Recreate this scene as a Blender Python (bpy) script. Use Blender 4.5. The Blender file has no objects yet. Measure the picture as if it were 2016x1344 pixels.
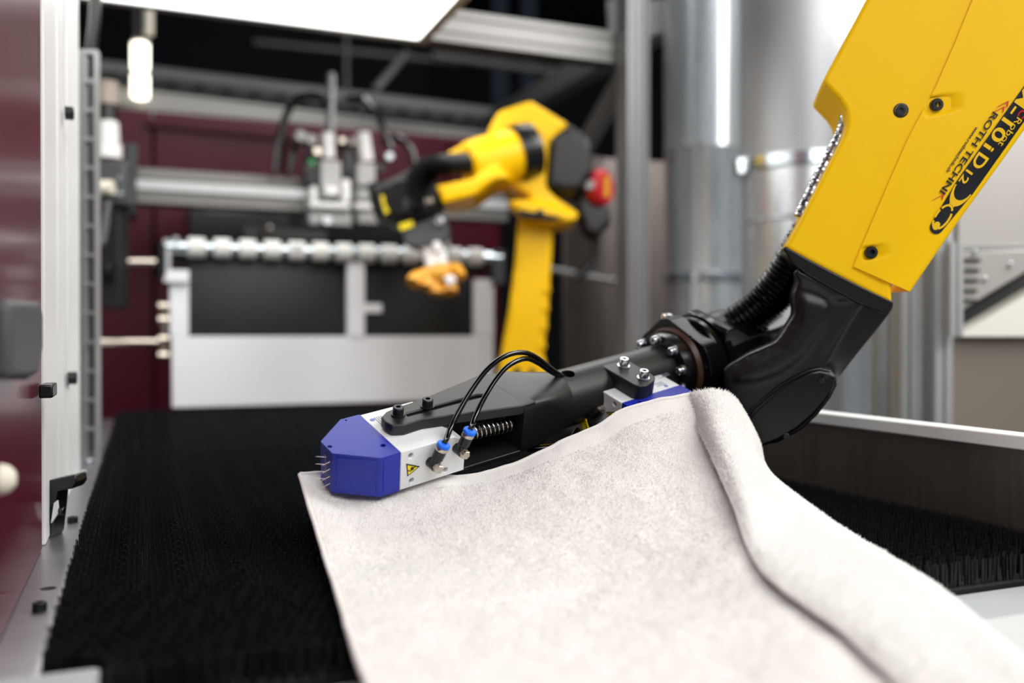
import bpy, bmesh, math, random
import numpy as np
from mathutils import Vector, Matrix
from mathutils.noise import noise as pnoise

random.seed(7)
rng = np.random.default_rng(11)
SC = bpy.context.scene
COL = SC.collection

# ------------------------------------------------------------------ camera
ZC = 1.17                      # lens height above the hall floor (m)
PSI, PIT = math.radians(22.1), math.radians(0.38)
F_PX, CX, CY = 1800.0, 1008.0, 672.0
C = Vector((0, 0, ZC))
FW = Vector((math.sin(PSI) * math.cos(PIT), math.cos(PSI) * math.cos(PIT), -math.sin(PIT)))
RT = Vector((math.cos(PSI), -math.sin(PSI), 0))
UP = RT.cross(FW)
cam_d = bpy.data.cameras.new('camera')
cam = bpy.data.objects.new('camera', cam_d)
COL.objects.link(cam)
cam.matrix_world = Matrix(((RT.x, UP.x, -FW.x, C.x), (RT.y, UP.y, -FW.y, C.y), (RT.z, UP.z, -FW.z, C.z), (0, 0, 0, 1)))
cam_d.sensor_width = 36.0
cam_d.lens = F_PX / 2016 * 36
cam_d.clip_start = 0.02
cam_d.clip_end = 60
cam_d.dof.use_dof = True
cam_d.dof.focus_distance = 1.04
cam_d.dof.aperture_fstop = 1.9
SC.camera = cam

# ------------------------------------------------------------------ world, lights, exposure
SC.view_settings.view_transform = 'Standard'
SC.view_settings.look = 'None'
SC.view_settings.exposure = 0.0
SC.view_settings.gamma = 1.0
SC.view_settings.use_curve_mapping = False
w = bpy.data.worlds.new('hall_air')
SC.world = w
w.use_nodes = True
w.node_tree.nodes['Background'].inputs[0].default_value = (0.93, 0.96, 1.0, 1)
w.node_tree.nodes['Background'].inputs[1].default_value = 0.19


def area(name, loc, target, sx, sy, power, color=(1, 1, 1)):
    l = bpy.data.lights.new(name, 'AREA')
    l.shape = 'RECTANGLE'
    l.size, l.size_y, l.energy, l.color = sx, sy, power, color
    o = bpy.data.objects.new(name, l)
    COL.objects.link(o)
    o.location = loc
    o.rotation_euler = (Vector(target) - Vector(loc)).to_track_quat('-Z', 'Y').to_euler()
    return o


area('unseen_light', (0.5, -1.25, 2.85), (0.8, 1.0, 1.05), 2.6, 1.4, 60, (1.0, 0.985, 0.96))  # added light out of view, brightens the surfaces facing the camera
area('unseen_light', (2.8, 0.1, 3.3), (1.8, 2.3, 1.4), 1.6, 2.0, 120, (1.0, 0.985, 0.96))  # added light out of view, brightens the ducts and the drum
area('unseen_light', (2.1, 2.9, 3.5), (1.7, 2.2, 0.9), 2.0, 1.4, 60, (1.0, 0.99, 0.97))  # light out of view, put where the flat black wrist tops mirror it

# ------------------------------------------------------------------ pixel measuring helpers


def D(px, py):
    return FW + RT * ((px - CX) / F_PX) - UP * ((py - CY) / F_PX)


def at_d(px, py, d):
    return C + D(px, py) * d


def at_y(px, py, Y):
    r = D(px, py)
    return C + r * (Y / r.y)


def at_x(px, py, X):
    r = D(px, py)
    return C + r * (X / r.x)


def at_z(px, py, rel):
    r = D(px, py)
    return C + r * (rel / r.z)


def at_plane(px, py, p0, n):
    r = D(px, py)
    return C + r * ((p0 - C).dot(n) / r.dot(n))


def cam2w(v):
    return RT * v[0] + UP * v[1] + FW * v[2]


# ------------------------------------------------------------------ materials
def lin(c):
    return tuple(((x / 255) / 12.92 if x / 255 <= 0.04045 else ((x / 255 + 0.055) / 1.055) ** 2.4) for x in c) + (1,)


MATS = {}


def mat(name, rgb, rough=0.5, metal=0.0, bump=0.0, scale=200.0, var=0.0, coat=0.0, spec=0.5, stretch=None, sheen=0.0,
        emit=None, estr=0.0, detail=3.0, dist=0.001, alpha=1.0, rvar=0.0):
    if name in MATS:
        return MATS[name]
    m = bpy.data.materials.new(name)
    m.use_nodes = True
    nt = m.node_tree
    b = nt.nodes['Principled BSDF']
    c = lin(rgb)
    b.inputs['Base Color'].default_value = c
    b.inputs['Roughness'].default_value = rough
    b.inputs['Metallic'].default_value = metal
    b.inputs['Specular IOR Level'].default_value = spec
    b.inputs['Coat Weight'].default_value = coat
    b.inputs['Coat Roughness'].default_value = 0.08
    if sheen:
        b.inputs['Sheen Weight'].default_value = sheen
        b.inputs['Sheen Roughness'].default_value = 0.5
    if emit:
        b.inputs['Emission Color'].default_value = lin(emit)
        b.inputs['Emission Strength'].default_value = estr
    if bump or var or rvar:
        tc = nt.nodes.new('ShaderNodeTexCoord')
        mp = nt.nodes.new('ShaderNodeMapping')
        nt.links.new(tc.outputs['Object'], mp.inputs[0])
        if stretch:
            mp.inputs['Scale'].default_value = stretch
        nz = nt.nodes.new('ShaderNodeTexNoise')
        nz.inputs['Scale'].default_value = scale
        nz.inputs['Detail'].default_value = detail
        nt.links.new(mp.outputs[0], nz.inputs['Vector'])
        if var:
            mx = nt.nodes.new('ShaderNodeMixRGB')
            mx.inputs[1].default_value = tuple(max(0, x * (1 - var)) for x in c[:3]) + (1,)
            mx.inputs[2].default_value = tuple(min(1, x * (1 + var)) for x in c[:3]) + (1,)
            nt.links.new(nz.outputs['Fac'], mx.inputs[0])
            nt.links.new(mx.outputs[0], b.inputs['Base Color'])
        if rvar:
            mr = nt.nodes.new('ShaderNodeMapRange')
            mr.inputs[3].default_value = max(0.02, rough - rvar)
            mr.inputs[4].default_value = min(1, rough + rvar)
            nt.links.new(nz.outputs['Fac'], mr.inputs[0])
            nt.links.new(mr.outputs[0], b.inputs['Roughness'])
        if bump:
            bp = nt.nodes.new('ShaderNodeBump')
            bp.inputs['Strength'].default_value = bump
            bp.inputs['Distance'].default_value = dist
            nt.links.new(nz.outputs['Fac'], bp.inputs['Height'])
            nt.links.new(bp.outputs[0], b.inputs['Normal'])
    MATS[name] = m
    return m


M_YEL = mat('yellow paint', (255, 203, 0), 0.45, bump=0.06, scale=900, spec=0.22, dist=0.0003)
M_YEL2 = mat('yellow paint far', (252, 198, 0), 0.4, spec=0.3)
M_BLK = mat('black cast paint', (9, 8, 10), 0.34, bump=0.2, scale=1400, dist=0.0003, spec=0.42)
M_BLKSAT = mat('black anodised metal', (11, 11, 12), 0.24, metal=0.0, spec=0.35)
M_PRINT = mat('black printed plastic', (20, 21, 24), 0.42, bump=0.12, scale=60, stretch=(1, 1, 30), dist=0.0004)
M_RUB = mat('glossy black hose', (6, 6, 7), 0.12, spec=0.5)
M_BLKPL = mat('black plastic', (16, 16, 18), 0.3)
M_BLKMAT = mat('matt black', (14, 14, 16), 0.65)
M_BLUE = mat('blue printed plastic', (22, 36, 156), 0.45, bump=0.08, scale=500, dist=0.0003)
M_WHT = mat('white lacquer', (222, 224, 226), 0.4)
M_CYAN = mat('blue collar plastic', (12, 105, 232), 0.35)
M_SIL = mat('zinc plated steel', (205, 210, 216), 0.22, metal=1.0)
M_NICK = mat('nickel brass', (205, 196, 184), 0.25, metal=1.0)
M_NEED = mat('needle steel', (150, 140, 138), 0.3, metal=1.0)
M_BOLT = mat('blackened bolt', (44, 46, 52), 0.35, metal=0.6)
M_RUST = mat('rust brown seal', (62, 36, 28), 0.4)
M_ALU = mat('aluminium profile', (186, 188, 190), 0.42, metal=0.6, var=0.06, scale=3, bump=0.05, stretch=(20, 20, 1))
M_ALUM = mat('matt aluminium', (150, 150, 150), 0.5, metal=0.6)
M_ALUW = mat('bright aluminium post', (240, 240, 240), 0.4, metal=0.0)
M_ALUF = mat('dull far aluminium', (122, 121, 119), 0.45, metal=0.8)
M_STEEL = mat('brushed steel', (168, 166, 172), 0.34, metal=0.9, rvar=0.08, scale=14, stretch=(1, 18, 1), var=0.05)
M_STEELD = mat('dark brushed steel', (116, 108, 104), 0.36, metal=0.9, rvar=0.1, scale=10, stretch=(14, 14, 1), var=0.15)
M_GALV = mat('galvanised steel', (222, 228, 233), 0.27, metal=0.6, var=0.08, scale=9, rvar=0.08, bump=0.05, dist=0.004, stretch=(1, 1, 0.25))
M_SHEET = mat('grey sheet metal', (176, 172, 168), 0.5, metal=0.7, var=0.06, scale=5)
M_WARM = mat('warm sheet metal', (150, 140, 130), 0.5, metal=0.7, var=0.12, scale=4)
M_MAR = mat('maroon lacquer', (92, 14, 40), 0.3, coat=0.2, var=0.08, scale=6, bump=0.06, dist=0.0006)
M_MARF = mat('maroon enamel far', (84, 12, 36), 0.4, spec=0.25)
M_PANEL = mat('white panel', (226, 227, 232), 0.45)
M_SCREEN = mat('black window sheet', (13, 14, 17), 0.42, spec=0.35)
M_ROLL = mat('roller sleeve', (214, 214, 212), 0.6)
M_CHROME = mat('chromed shaft', (205, 216, 222), 0.16, metal=0.85)
M_ORANGE = mat('orange plastic', (226, 160, 52), 0.5)
M_RED = mat('red motor paint', (196, 22, 38), 0.4)
M_BRUSH = mat('black bristle', (22, 25, 28), 0.3, spec=0.5)
M_TRAY = mat('black brush bed', (9, 9, 10), 0.7)
M_YLAB = mat('yellow sticker', (250, 224, 10), 0.45)
M_DLAB = mat('black sticker', (26, 27, 34), 0.3, bump=0.3, scale=500, dist=0.0006, coat=0.3)
M_YTXT = mat('yellow print', (244, 196, 20), 0.4)
M_RTXT = mat('red print', (205, 20, 42), 0.45)
M_GTXT = mat('grey print', (146, 152, 168), 0.5)
M_BTXT = mat('blue print', (96, 122, 196), 0.5)
M_TOWEL = mat('terry cloth', (231, 228, 225), 0.95, bump=0.55, scale=700, spec=0.1, sheen=0.25, dist=0.0012, detail=2)
M_PILE = mat('terry pile fibre', (239, 237, 234), 0.95, spec=0.08, sheen=0.2)
M_FLOOR = mat('hall floor paint', (96, 96, 98), 0.5, var=0.1, scale=4)
M_DARK = mat('dark hall roof', (20, 24, 32), 0.8)
M_HALL = mat('dark hall wall', (26, 30, 38), 0.8, var=0.2, scale=1.5)
M_LEDS = mat('light panel diffuser', (255, 255, 255), 0.4, emit=(255, 253, 248), estr=3.6)
M_TUBE = mat('lamp diffuser', (255, 250, 235), 0.4, emit=(255, 247, 224), estr=4.0)
M_BEIGE = mat('beige motor cap', (178, 164, 156), 0.5)
M_CREAM = mat('cream plastic', (232, 226, 208), 0.5)
M_GREYP = mat('dark grey plastic', (70, 72, 76), 0.5)
M_LGREY = mat('light grey paint', (176, 176, 178), 0.5)
M_OUT = mat('pale grey sheet', (176, 181, 186), 0.5, var=0.04, scale=20)
M_BELT = mat('white conveyor belt', (232, 230, 222), 0.6)


def perforated():
    m = mat('perforated filter steel', (214, 217, 221), 0.45, metal=0.35)
    nt = m.node_tree
    b = nt.nodes['Principled BSDF']
    tc = nt.nodes.new('ShaderNodeTexCoord')
    mp = nt.nodes.new('ShaderNodeMapping')
    mp.inputs['Scale'].default_value = (300, 75, 1)
    nt.links.new(tc.outputs['UV'], mp.inputs[0])
    vo = nt.nodes.new('ShaderNodeTexVoronoi')
    vo.inputs['Scale'].default_value = 1.0
    vo.inputs['Randomness'].default_value = 0.0
    mp.inputs['Rotation'].default_value = (0, 0, math.radians(45))
    nt.links.new(mp.outputs[0], vo.inputs['Vector'])
    cr = nt.nodes.new('ShaderNodeValToRGB')
    cr.color_ramp.elements[0].position = 0.22
    cr.color_ramp.elements[0].color = lin((120, 126, 134))
    cr.color_ramp.elements[1].position = 0.36
    cr.color_ramp.elements[1].color = lin((222, 225, 229))
    nt.links.new(vo.outputs['Distance'], cr.inputs[0])
    nt.links.new(cr.outputs[0], b.inputs['Base Color'])
    return m


M_PERF = perforated()

# ------------------------------------------------------------------ mesh builder
WM = {}


class MB:
    def __init__(s):
        s.v, s.f = [], []

    def add(s, vs, fs):
        n = len(s.v)
        s.v += [tuple(v) for v in vs]
        s.f += [tuple(i + n for i in f) for f in fs]
        return s

    def box(s, c, size, ax=None):
        c = Vector(c)
        a = ax or (Vector((1, 0, 0)), Vector((0, 1, 0)), Vector((0, 0, 1)))
        h = [x / 2 for x in size]
        vs = [c + a[0] * (i * h[0]) + a[1] * (j * h[1]) + a[2] * (k * h[2]) for i in (-1, 1) for j in (-1, 1) for k in (-1, 1)]
        return s.add(vs, [(0, 1, 3, 2), (4, 6, 7, 5), (0, 4, 5, 1), (2, 3, 7, 6), (0, 2, 6, 4), (1, 5, 7, 3)])

    def mm(s, a, b):
        a, b = Vector(a), Vector(b)
        return s.box((a + b) / 2, [abs(b[i] - a[i]) for i in range(3)])

    def lathe(s, p, axis, prof, seg=28, cap=True):
        p, axis = Vector(p), Vector(axis).normalized()
        e1 = axis.orthogonal().normalized()
        e2 = axis.cross(e1)
        vs, fs = [], []
        for t, r in prof:
            for k in range(seg):
                a = 2 * math.pi * k / seg
                vs.append(p + axis * t + e1 * (r * math.cos(a)) + e2 * (r * math.sin(a)))
        for i in range(len(prof) - 1):
            for k in range(seg):
                k2 = (k + 1) % seg
                fs.append((i * seg + k, i * seg + k2, (i + 1) * seg + k2, (i + 1) * seg + k))
        if cap:
            fs.append(tuple(range(seg))[::-1])
            fs.append(tuple((len(prof) - 1) * seg + k for k in range(seg)))
        return s.add(vs, fs)

    def cyl(s, a, b, r, r2=None, seg=24):
        a, b = Vector(a), Vector(b)
        return s.lathe(a, b - a, [(0, r), ((b - a).length, r if r2 is None else r2)], seg)

    def tube(s, pts, r, seg=12, cap=True):
        pts = [Vector(p) for p in pts]
        n = len(pts)
        rr = r if hasattr(r, '__len__') else [r] * n
        T = [(pts[min(i + 1, n - 1)] - pts[max(i - 1, 0)]).normalized() for i in range(n)]
        e = T[0].orthogonal().normalized()
        vs, fs = [], []
        for i in range(n):
            e = (e - T[i] * e.dot(T[i])).normalized()
            b = T[i].cross(e)
            for k in range(seg):
                a = 2 * math.pi * k / seg
                vs.append(pts[i] + (e * math.cos(a) + b * math.sin(a)) * rr[i])
        for i in range(n - 1):
            for k in range(seg):
                k2 = (k + 1) % seg
                fs.append((i * seg + k, i * seg + k2, (i + 1) * seg + k2, (i + 1) * seg + k))
        if cap:
            fs.append(tuple(range(seg))[::-1])
            fs.append(tuple((n - 1) * seg + k for k in range(seg)))
        return s.add(vs, fs)

    def prism(s, pts, vec):
        pts = [Vector(p) for p in pts]
        vec = Vector(vec)
        n = len(pts)
        return s.add(pts + [p + vec for p in pts],
                     [tuple(range(n))[::-1], tuple(range(n, 2 * n))] + [(i, (i + 1) % n, n + (i + 1) % n, n + i) for i in range(n)])

    def loft(s, rings, cap=True):
        n = len(rings[0])
        vs = [v for r in rings for v in r]
        fs = []
        for i in range(len(rings) - 1):
            for k in range(n):
                k2 = (k + 1) % n
                fs.append((i * n + k, i * n + k2, (i + 1) * n + k2, (i + 1) * n + k))
        if cap:
            fs.append(tuple(range(n))[::-1])
            fs.append(tuple((len(rings) - 1) * n + k for k in range(n)))
        return s.add(vs, fs)

    def grid(s, rows):
        m, n = len(rows), len(rows[0])
        return s.add([v for r in rows for v in r],
                     [(i * n + j, i * n + j + 1, (i + 1) * n + j + 1, (i + 1) * n + j) for i in range(m - 1) for j in range(n - 1)])

    def pxprism(s, poly, d, thick, tilt=None):
        p = [at_d(x, y, d) for x, y in poly]
        return s.prism(p, FW * thick if tilt is None else tilt)

    def mesh(s, name, smooth=35, normals=True):
        me = bpy.data.meshes.new(name)
        me.from_pydata(s.v, [], s.f)
        if normals:
            bm = bmesh.new()
            bm.from_mesh(me)
            bmesh.ops.recalc_face_normals(bm, faces=bm.faces)
            bm.to_mesh(me)
            bm.free()
        if smooth:
            me.shade_smooth()
            me.set_sharp_from_angle(angle=math.radians(smooth))
        return me

    def build(s, name, m, parent=None, bevel=0, seg=2, smooth=35, label=None, kind=None):
        if parent is None and len(s.v):      # a top-level mesh gets its origin at its own base
            a = np.array(s.v)
            base = Vector(((a[:, 0].min() + a[:, 0].max()) / 2, (a[:, 1].min() + a[:, 1].max()) / 2, a[:, 2].min()))
        else:
            a = np.array(s.v)
            base = Vector((a.min(0) + a.max(0)) / 2)
        s.v = [tuple(Vector(v) - base) for v in s.v]
        me = s.mesh(name, smooth)
        return put(name, me, m, parent, Matrix.Translation(base), bevel, seg, label, kind)


def put(name, me, m, parent=None, M=None, bevel=0, seg=2, label=None, kind=None):
    o = bpy.data.objects.new(name, me)
    COL.objects.link(o)
    if m is not None and not me.materials:
        me.materials.append(m)
    M = M if M is not None else Matrix.Identity(4)
    if parent is not None:
        o.parent = parent
        o.matrix_parent_inverse = WM[parent.name].inverted()
    o.matrix_basis = M
    WM[o.name] = M.copy()
    if bevel:
        b = o.modifiers.new('bevel', 'BEVEL')
        b.width, b.segments, b.limit_method, b.angle_limit = bevel, seg, 'ANGLE', math.radians(32)
        b.harden_normals = False
    if label:
        o['label'] = label
    if kind:
        o['kind'] = kind
    return o


def thing(name, label, cat, loc, group=None):
    o = bpy.data.objects.new(name, None)
    COL.objects.link(o)
    o.empty_display_size = 0.05
    o.location = loc
    WM[o.name] = Matrix.Translation(Vector(loc))
    o['label'], o['category'] = label, cat
    if group:
        o['group'] = group
    return o


def tag(o, label, cat, group=None):
    o['label'], o['category'] = label, cat
    if group:
        o['group'] = group
    return o


def struct(o):
    o['kind'] = 'structure'
    return o


def boolean(o, cutter):
    me = cutter.mesh('cutter', 0)
    c = bpy.data.objects.new('cutter', me)
    COL.objects.link(c)
    md = o.modifiers.new('cut', 'BOOLEAN')
    md.object, md.operation, md.solver = c, 'DIFFERENCE', 'EXACT'
    c.matrix_basis = Matrix.Identity(4)
    bpy.context.view_layer.update()
    dg = bpy.context.evaluated_depsgraph_get()
    new = bpy.data.meshes.new_from_object(o.evaluated_get(dg))
    o.modifiers.clear()
    o.data = new
    new.shade_smooth()
    new.set_sharp_from_angle(angle=math.radians(30))
    bpy.data.objects.remove(c)
    return o


def cast(name, mb, m, parent, voxel=0.004, it=10, label=None):
    """several overlapping solids fused into one rounded casting"""
    a = np.array(mb.v)
    base = Vector((a.min(0) + a.max(0)) / 2)
    mb.v = [tuple(Vector(v) - base) for v in mb.v]
    me = mb.mesh(name, 0)
    t = bpy.data.objects.new('casting', me)
    COL.objects.link(t)
    r = t.modifiers.new('r', 'REMESH')
    r.mode, r.voxel_size, r.use_smooth_shade = 'VOXEL', voxel, True
    sm = t.modifiers.new('s', 'SMOOTH')
    sm.factor, sm.iterations = 0.5, it
    bpy.context.view_layer.update()
    dg = bpy.context.evaluated_depsgraph_get()
    new = bpy.data.meshes.new_from_object(t.evaluated_get(dg))
    bpy.data.objects.remove(t)
    new.shade_smooth()
    return put(name, new, m, parent, Matrix.Translation(base), label=label)


def crv(pts, n=8):
    """Catmull-Rom through points"""
    pts = [Vector(p) for p in pts]
    out = []
    P = [pts[0] * 2 - pts[1]] + pts + [pts[-1] * 2 - pts[-2]]
    for i in range(1, len(P) - 2):
        for k in range(n):
            t = k / n
            a, b, c, d = P[i - 1], P[i], P[i + 1], P[i + 2]
            out.append(0.5 * ((2 * b) + (c - a) * t + (2 * a - 5 * b + 4 * c - d) * t * t + (3 * b - a - 3 * c + d) * t ** 3))
    out.append(pts[-1])
    return out


def bolt(name, p, axis, r, h, m, parent, washer=0.0, socket=True, label=None):
    """cap screw with a hexagon socket, standing on p along axis"""
    mb = MB()
    axis = Vector(axis).normalized()
    prof = []
    if washer:
        prof += [(0, r * 1.3), (washer, r * 1.3)]
    prof += [(washer, r), (washer + h * 0.88, r), (washer + h, r * 0.86)]
    mb.lathe(p, axis, [(0, 0.0002)] + prof, 20, cap=False)
    e1 = axis.orthogonal().normalized()
    e2 = axis.cross(e1)
    P = Vector(p)
    top = [P + axis * (washer + h) + (e1 * math.cos(2 * math.pi * k / 20) + e2 * math.sin(2 * math.pi * k / 20)) * r * 0.86 for k in range(20)]
    hexr = r * 0.5
    hx = []
    for k in range(20):
        a = 2 * math.pi * k / 20
        rr = hexr * math.cos(math.pi / 6) / math.cos((a % (math.pi / 3)) - math.pi / 6)
        hx.append((e1 * math.cos(a) + e2 * math.sin(a)) * rr)
    r1 = [P + axis * (washer + h) + x for x in hx]
    r2 = [P + axis * (washer + h * 0.45) + x for x in hx]
    mb.loft([top, r1, r2], cap=False)
    mb.add(r2, [tuple(range(20))])
    return mb.build(name, m, parent, smooth=40, label=label)


def extrusion(mb, p0, p1, w, h, ax_w=None, slots_w=1, slots_h=1, sd=0.009, sw=0.009):
    """aluminium profile with open slots along its faces"""
    p0, p1 = Vector(p0), Vector(p1)
    t = (p1 - p0).normalized()
    if ax_w is None:
        ax_w = t.orthogonal()
    ax_w = (Vector(ax_w) - t * Vector(ax_w).dot(t)).normalized()
    ax_h = t.cross(ax_w)
    poly = []

    def side(a, b, n, inw):
        L = (b - a).length
        d = (b - a) / L
        out = [a]
        for i in range(n):
            c = a + d * (L * (i + 0.5) / n)
            out += [c - d * sw / 2, c - d * sw / 2 + inw * sd, c + d * sw / 2 + inw * sd, c + d * sw / 2]
        return out
    q = [Vector((-w / 2, -h / 2)), Vector((w / 2, -h / 2)), Vector((w / 2, h / 2)), Vector((-w / 2, h / 2))]
    ins = [Vector((0, 1)), Vector((-1, 0)), Vector((0, -1)), Vector((1, 0))]
    for i in range(4):
        poly += side(q[i], q[(i + 1) % 4], slots_w if i % 2 == 0 else slots_h, ins[i])
    mb.prism([p0 + ax_w * v.x + ax_h * v.y for v in poly], p1 - p0)
    return mb


# ================================================================== THE HALL
struct(MB().mm((-5, -3, -0.05), (8, 11, 0)).build('floor', M_FLOOR))
struct(MB().mm((-5, -3, 5.2), (8, 11, 5.3)).build('ceiling', M_DARK))
struct(MB().mm((-5, 10.9, 0), (8, 11, 5.2)).build('wall_back', M_HALL))
struct(MB().mm((-5.1, -3, 0), (-5, 11, 5.2)).build('wall_left', M_HALL))
struct(MB().mm((8, -3, 0), (8.1, 11, 5.2)).build('wall_right', M_LGREY))

ZT, ZP = -0.225, -0.25          # bristle tips and steel deck, relative to the lens

# ------------------------------------------------------------------ maroon machine housing behind
YB = 3.95
hs = thing('machine_housing', 'maroon enamelled machine housing closing the back of the cell', 'housing', (0.5, YB, 0))
ztop = at_y(300, 218, YB).z
x_edges = [-1.1, at_y(302, 400, YB).x, at_y(560, 400, YB).x, at_y(880, 400, YB).x, at_y(985, 400, YB).x]
for a, b in zip(x_edges[:-1], x_edges[1:]):
    MB().mm((a + 0.006, YB, 0.02), (b - 0.006, YB + 0.04, ztop)).build('panel', M_MARF, hs, bevel=0.004)
MB().mm((x_edges[0], YB + 0.041, 0), (x_edges[-1], YB + 0.5, ztop - 0.02)).build('carcass', M_BLKMAT, hs)
rp = MB()
extrusion(rp, at_y(290, 240, YB - 0.02), at_y(700, 282, YB - 0.02), 0.03, 0.03, (0, 1, 0))
rp.build('top_trim', M_MARF, hs)

# ------------------------------------------------------------------ aluminium frame of the cell
fr = thing('cell_frame', 'grey aluminium profile frame of the robot cell behind the yellow robots', 'frame', (1.49, 2.63, 0))
pt = at_y(1245, 400, 2.67)
mb = MB()
extrusion(mb, (pt.x, 2.67, 0), (pt.x, 2.67, ZC + 1.6), 0.08, 0.08, (1, 0, 0), 2, 2)
mb.build('post', M_ALU, fr)
mb = MB()
extrusion(mb, (0.8, 2.74, ZC + 0.96), (pt.x + 0.04, 2.74, ZC + 0.96), 0.08, 0.10, (0, 1, 0), 2, 2)
mb.build('cross_beam', M_ALUF, fr)
mb = MB()
extrusion(mb, (1.86, 3.02, ZC + 1.2), (1.86, 6.5, ZC + 1.2), 0.09, 0.10, (1, 0, 0), 2, 2)
mb.build('side_beam', M_ALU, fr)
mb = MB()
extrusion(mb, at_d(1232, 145, 3.05), at_d(1150, 290, 3.35), 0.05, 0.05, (1, 0, 0))
mb.build('brace', M_ALUM, fr)
mb = MB()
extrusion(mb, at_z(205, 192, 1.0), at_z(985, 282, 1.0), 0.06, 0.09, (0, 1, 0), 1, 2)
mb.build('rear_beam', M_ALUF, fr)
mb = MB()
extrusion(mb, at_z(212, 222, 0.92), at_z(302, 229, 0.92), 0.06, 0.09, (0, 1, 0), 1, 2)
mb.build('beam_stub', M_ALUF, fr)
MB().pxprism([(1195, 0), (1310, 0), (1312, 62), (1200, 95)], 3.4, 0.03).build('gusset_plate', M_ALUM, fr, bevel=0.003)

# steel sheet wall behind the right-hand side
sp = thing('steel_partition', 'dark brushed steel sheet partition behind the frame post', 'partition', (2.0, 3.45, 0))
xs = [1.62, 1.80, 2.02, 2.3, 2.9]
for i in range(4):
    MB().mm((xs[i] + 0.004, 3.43 + 0.012 * (i % 2), 0), (xs[i + 1] - 0.004, 3.46 + 0.012 * (i % 2), ZC + 0.75)).build('sheet', M_STEELD, sp, bevel=0.004)
MB().cyl(at_d(1085, 530, 3.6), at_d(1220, 556, 3.5), 0.012).build('rail', M_ALUM, sp)

# ------------------------------------------------------------------ roof steelwork far up
rf = thing('cable_tray', 'grey cable tray crossing under the dark hall roof', 'cable tray', at_z(600, 190, 1.7))
a0, a1 = at_z(190, 128, 1.7), at_z(1010, 226, 1.7)
b0, b1 = a0 + Vector((0, 0.30, 0)), a1 + Vector((0, 0.30, 0))
for p, q in ((a0, a1), (b0, b1)):
    mb = MB()
    ax = (q - p).normalized()
    mb.box((p + q) / 2, ((q - p).length, 0.012, 0.06), (ax, Vector((-ax.y, ax.x, 0)), Vector((0, 0, 1))))
    mb.build('side_rail', M_ALUM, rf)
for k in range(16):
    t = (k + 0.5) / 16
    MB().cyl(a0.lerp(a1, t), b0.lerp(b1, t), 0.014, seg=8).build('rung', M_ALUM, rf)
for nm, pts, rel, r, lab in (('roof_tube', [(500, 82), (905, 122)], 2.6, 0.03, 'grey roof tube high above the cable tray'),
                             ('roof_beam', [(850, 108), (1150, 148)], 2.2, 0.035, 'grey roof beam behind the top cross beam')):
    tag(MB().cyl(at_z(*pts[0], rel), at_z(*pts[1], rel), r, seg=12).build(nm, M_ALUM), lab, 'beam')
hx = a0.lerp(a1, 0.55)
MB().cyl(hx, (hx.x, hx.y, 5.2), 0.018, seg=12).build('hanger', M_ALUM, rf)
hx = b0.lerp(b1, 0.08)
MB().cyl(hx, (hx.x, hx.y, 5.2), 0.018, seg=12).build('hanger', M_ALUM, rf)
tag(MB().cyl(at_d(800, 105, 4.9), at_d(738, 178, 4.5), 0.02, seg=12).build('roof_strut', M_ALUM), 'slanting grey strut below the light panel corner', 'strut')
for px, lab in ((1037, 'dim blue-grey roof column left of the cross beam end'), (980, 'dim roof column above the far robot, second from the cross beam end')):
    tag(MB().mm(at_y(px - 10, 300, 8.5), at_y(px + 12, -60, 8.6)).build('roof_column', mat('dim roof steel', (58, 68, 84), 0.7)), lab, 'column')

# ------------------------------------------------------------------ light panel over the table
xr_ = at_z(832, 82, 0.9)
lp = thing('light_panel', 'large glowing white light panel hanging over the brush table', 'lamp', (0.1, 2.0, xr_.z))
MB().mm((-0.75, 1.55, xr_.z), (xr_.x - 0.02, xr_.y - 0.02, xr_.z + 0.02)).build('diffuser', M_LEDS, lp)
mb = MB()
mb.mm((xr_.x - 0.02, 1.5, xr_.z - 0.005), (xr_.x + 0.012, xr_.y + 0.012, xr_.z + 0.04))
mb.mm((-0.8, xr_.y - 0.02, xr_.z - 0.005), (xr_.x - 0.02, xr_.y + 0.012, xr_.z + 0.04))
mb.mm((-0.8, 1.5, xr_.z - 0.005), (xr_.x - 0.02, 1.545, xr_.z + 0.04))
mb.mm((-0.8, 1.545, xr_.z - 0.005), (-0.755, xr_.y - 0.02, xr_.z + 0.04))
mb.build('panel_frame', M_ALU, lp, bevel=0.002)
MB().mm((-0.76, 1.53, xr_.z + 0.0205), (xr_.x - 0.021, xr_.y - 0.021, xr_.z + 0.038)).build('back_plate', M_ALUM, lp)

# two tube lamps seen end on
for (y0, y1, lab) in ((84, 139, 'upper of the two short glowing lamps at upper left'), (146, 194, 'lower of the two short glowing lamps at upper left')):
    tl = thing('tube_lamp', lab, 'lamp', at_d(276, y1, 3.72))
    a, b = at_d(276, y0, 3.72), at_d(276, y1, 3.72)
    MB().tube([a, a.lerp(b, 0.06), a.lerp(b, 0.94), b], [0.022, 0.034, 0.034, 0.022], 20).build('diffuser', M_TUBE, tl)
    MB().cyl(a + Vector((0, 0.02, 0.012)), a + Vector((0, 0.02, -0.004)), 0.036).build('cap', M_LGREY, tl)
tag(MB().cyl(at_d(292, 18, 3.7), at_d(292, 68, 3.7), 0.02).build('pipe_stub', M_CREAM), 'pale vertical pipe stub above the two glowing lamps', 'pipe')

# ------------------------------------------------------------------ folding unit at the far end of the table
YF = 2.93
fu = thing('folding_unit', 'white folding machine front with black windows and a row of rollers', 'machine', at_y(655, 800, YF))


def X_(px):
    return at_y(px, 650, YF).x


def Z_(py):
    return at_y(340, py, YF).z


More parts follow.
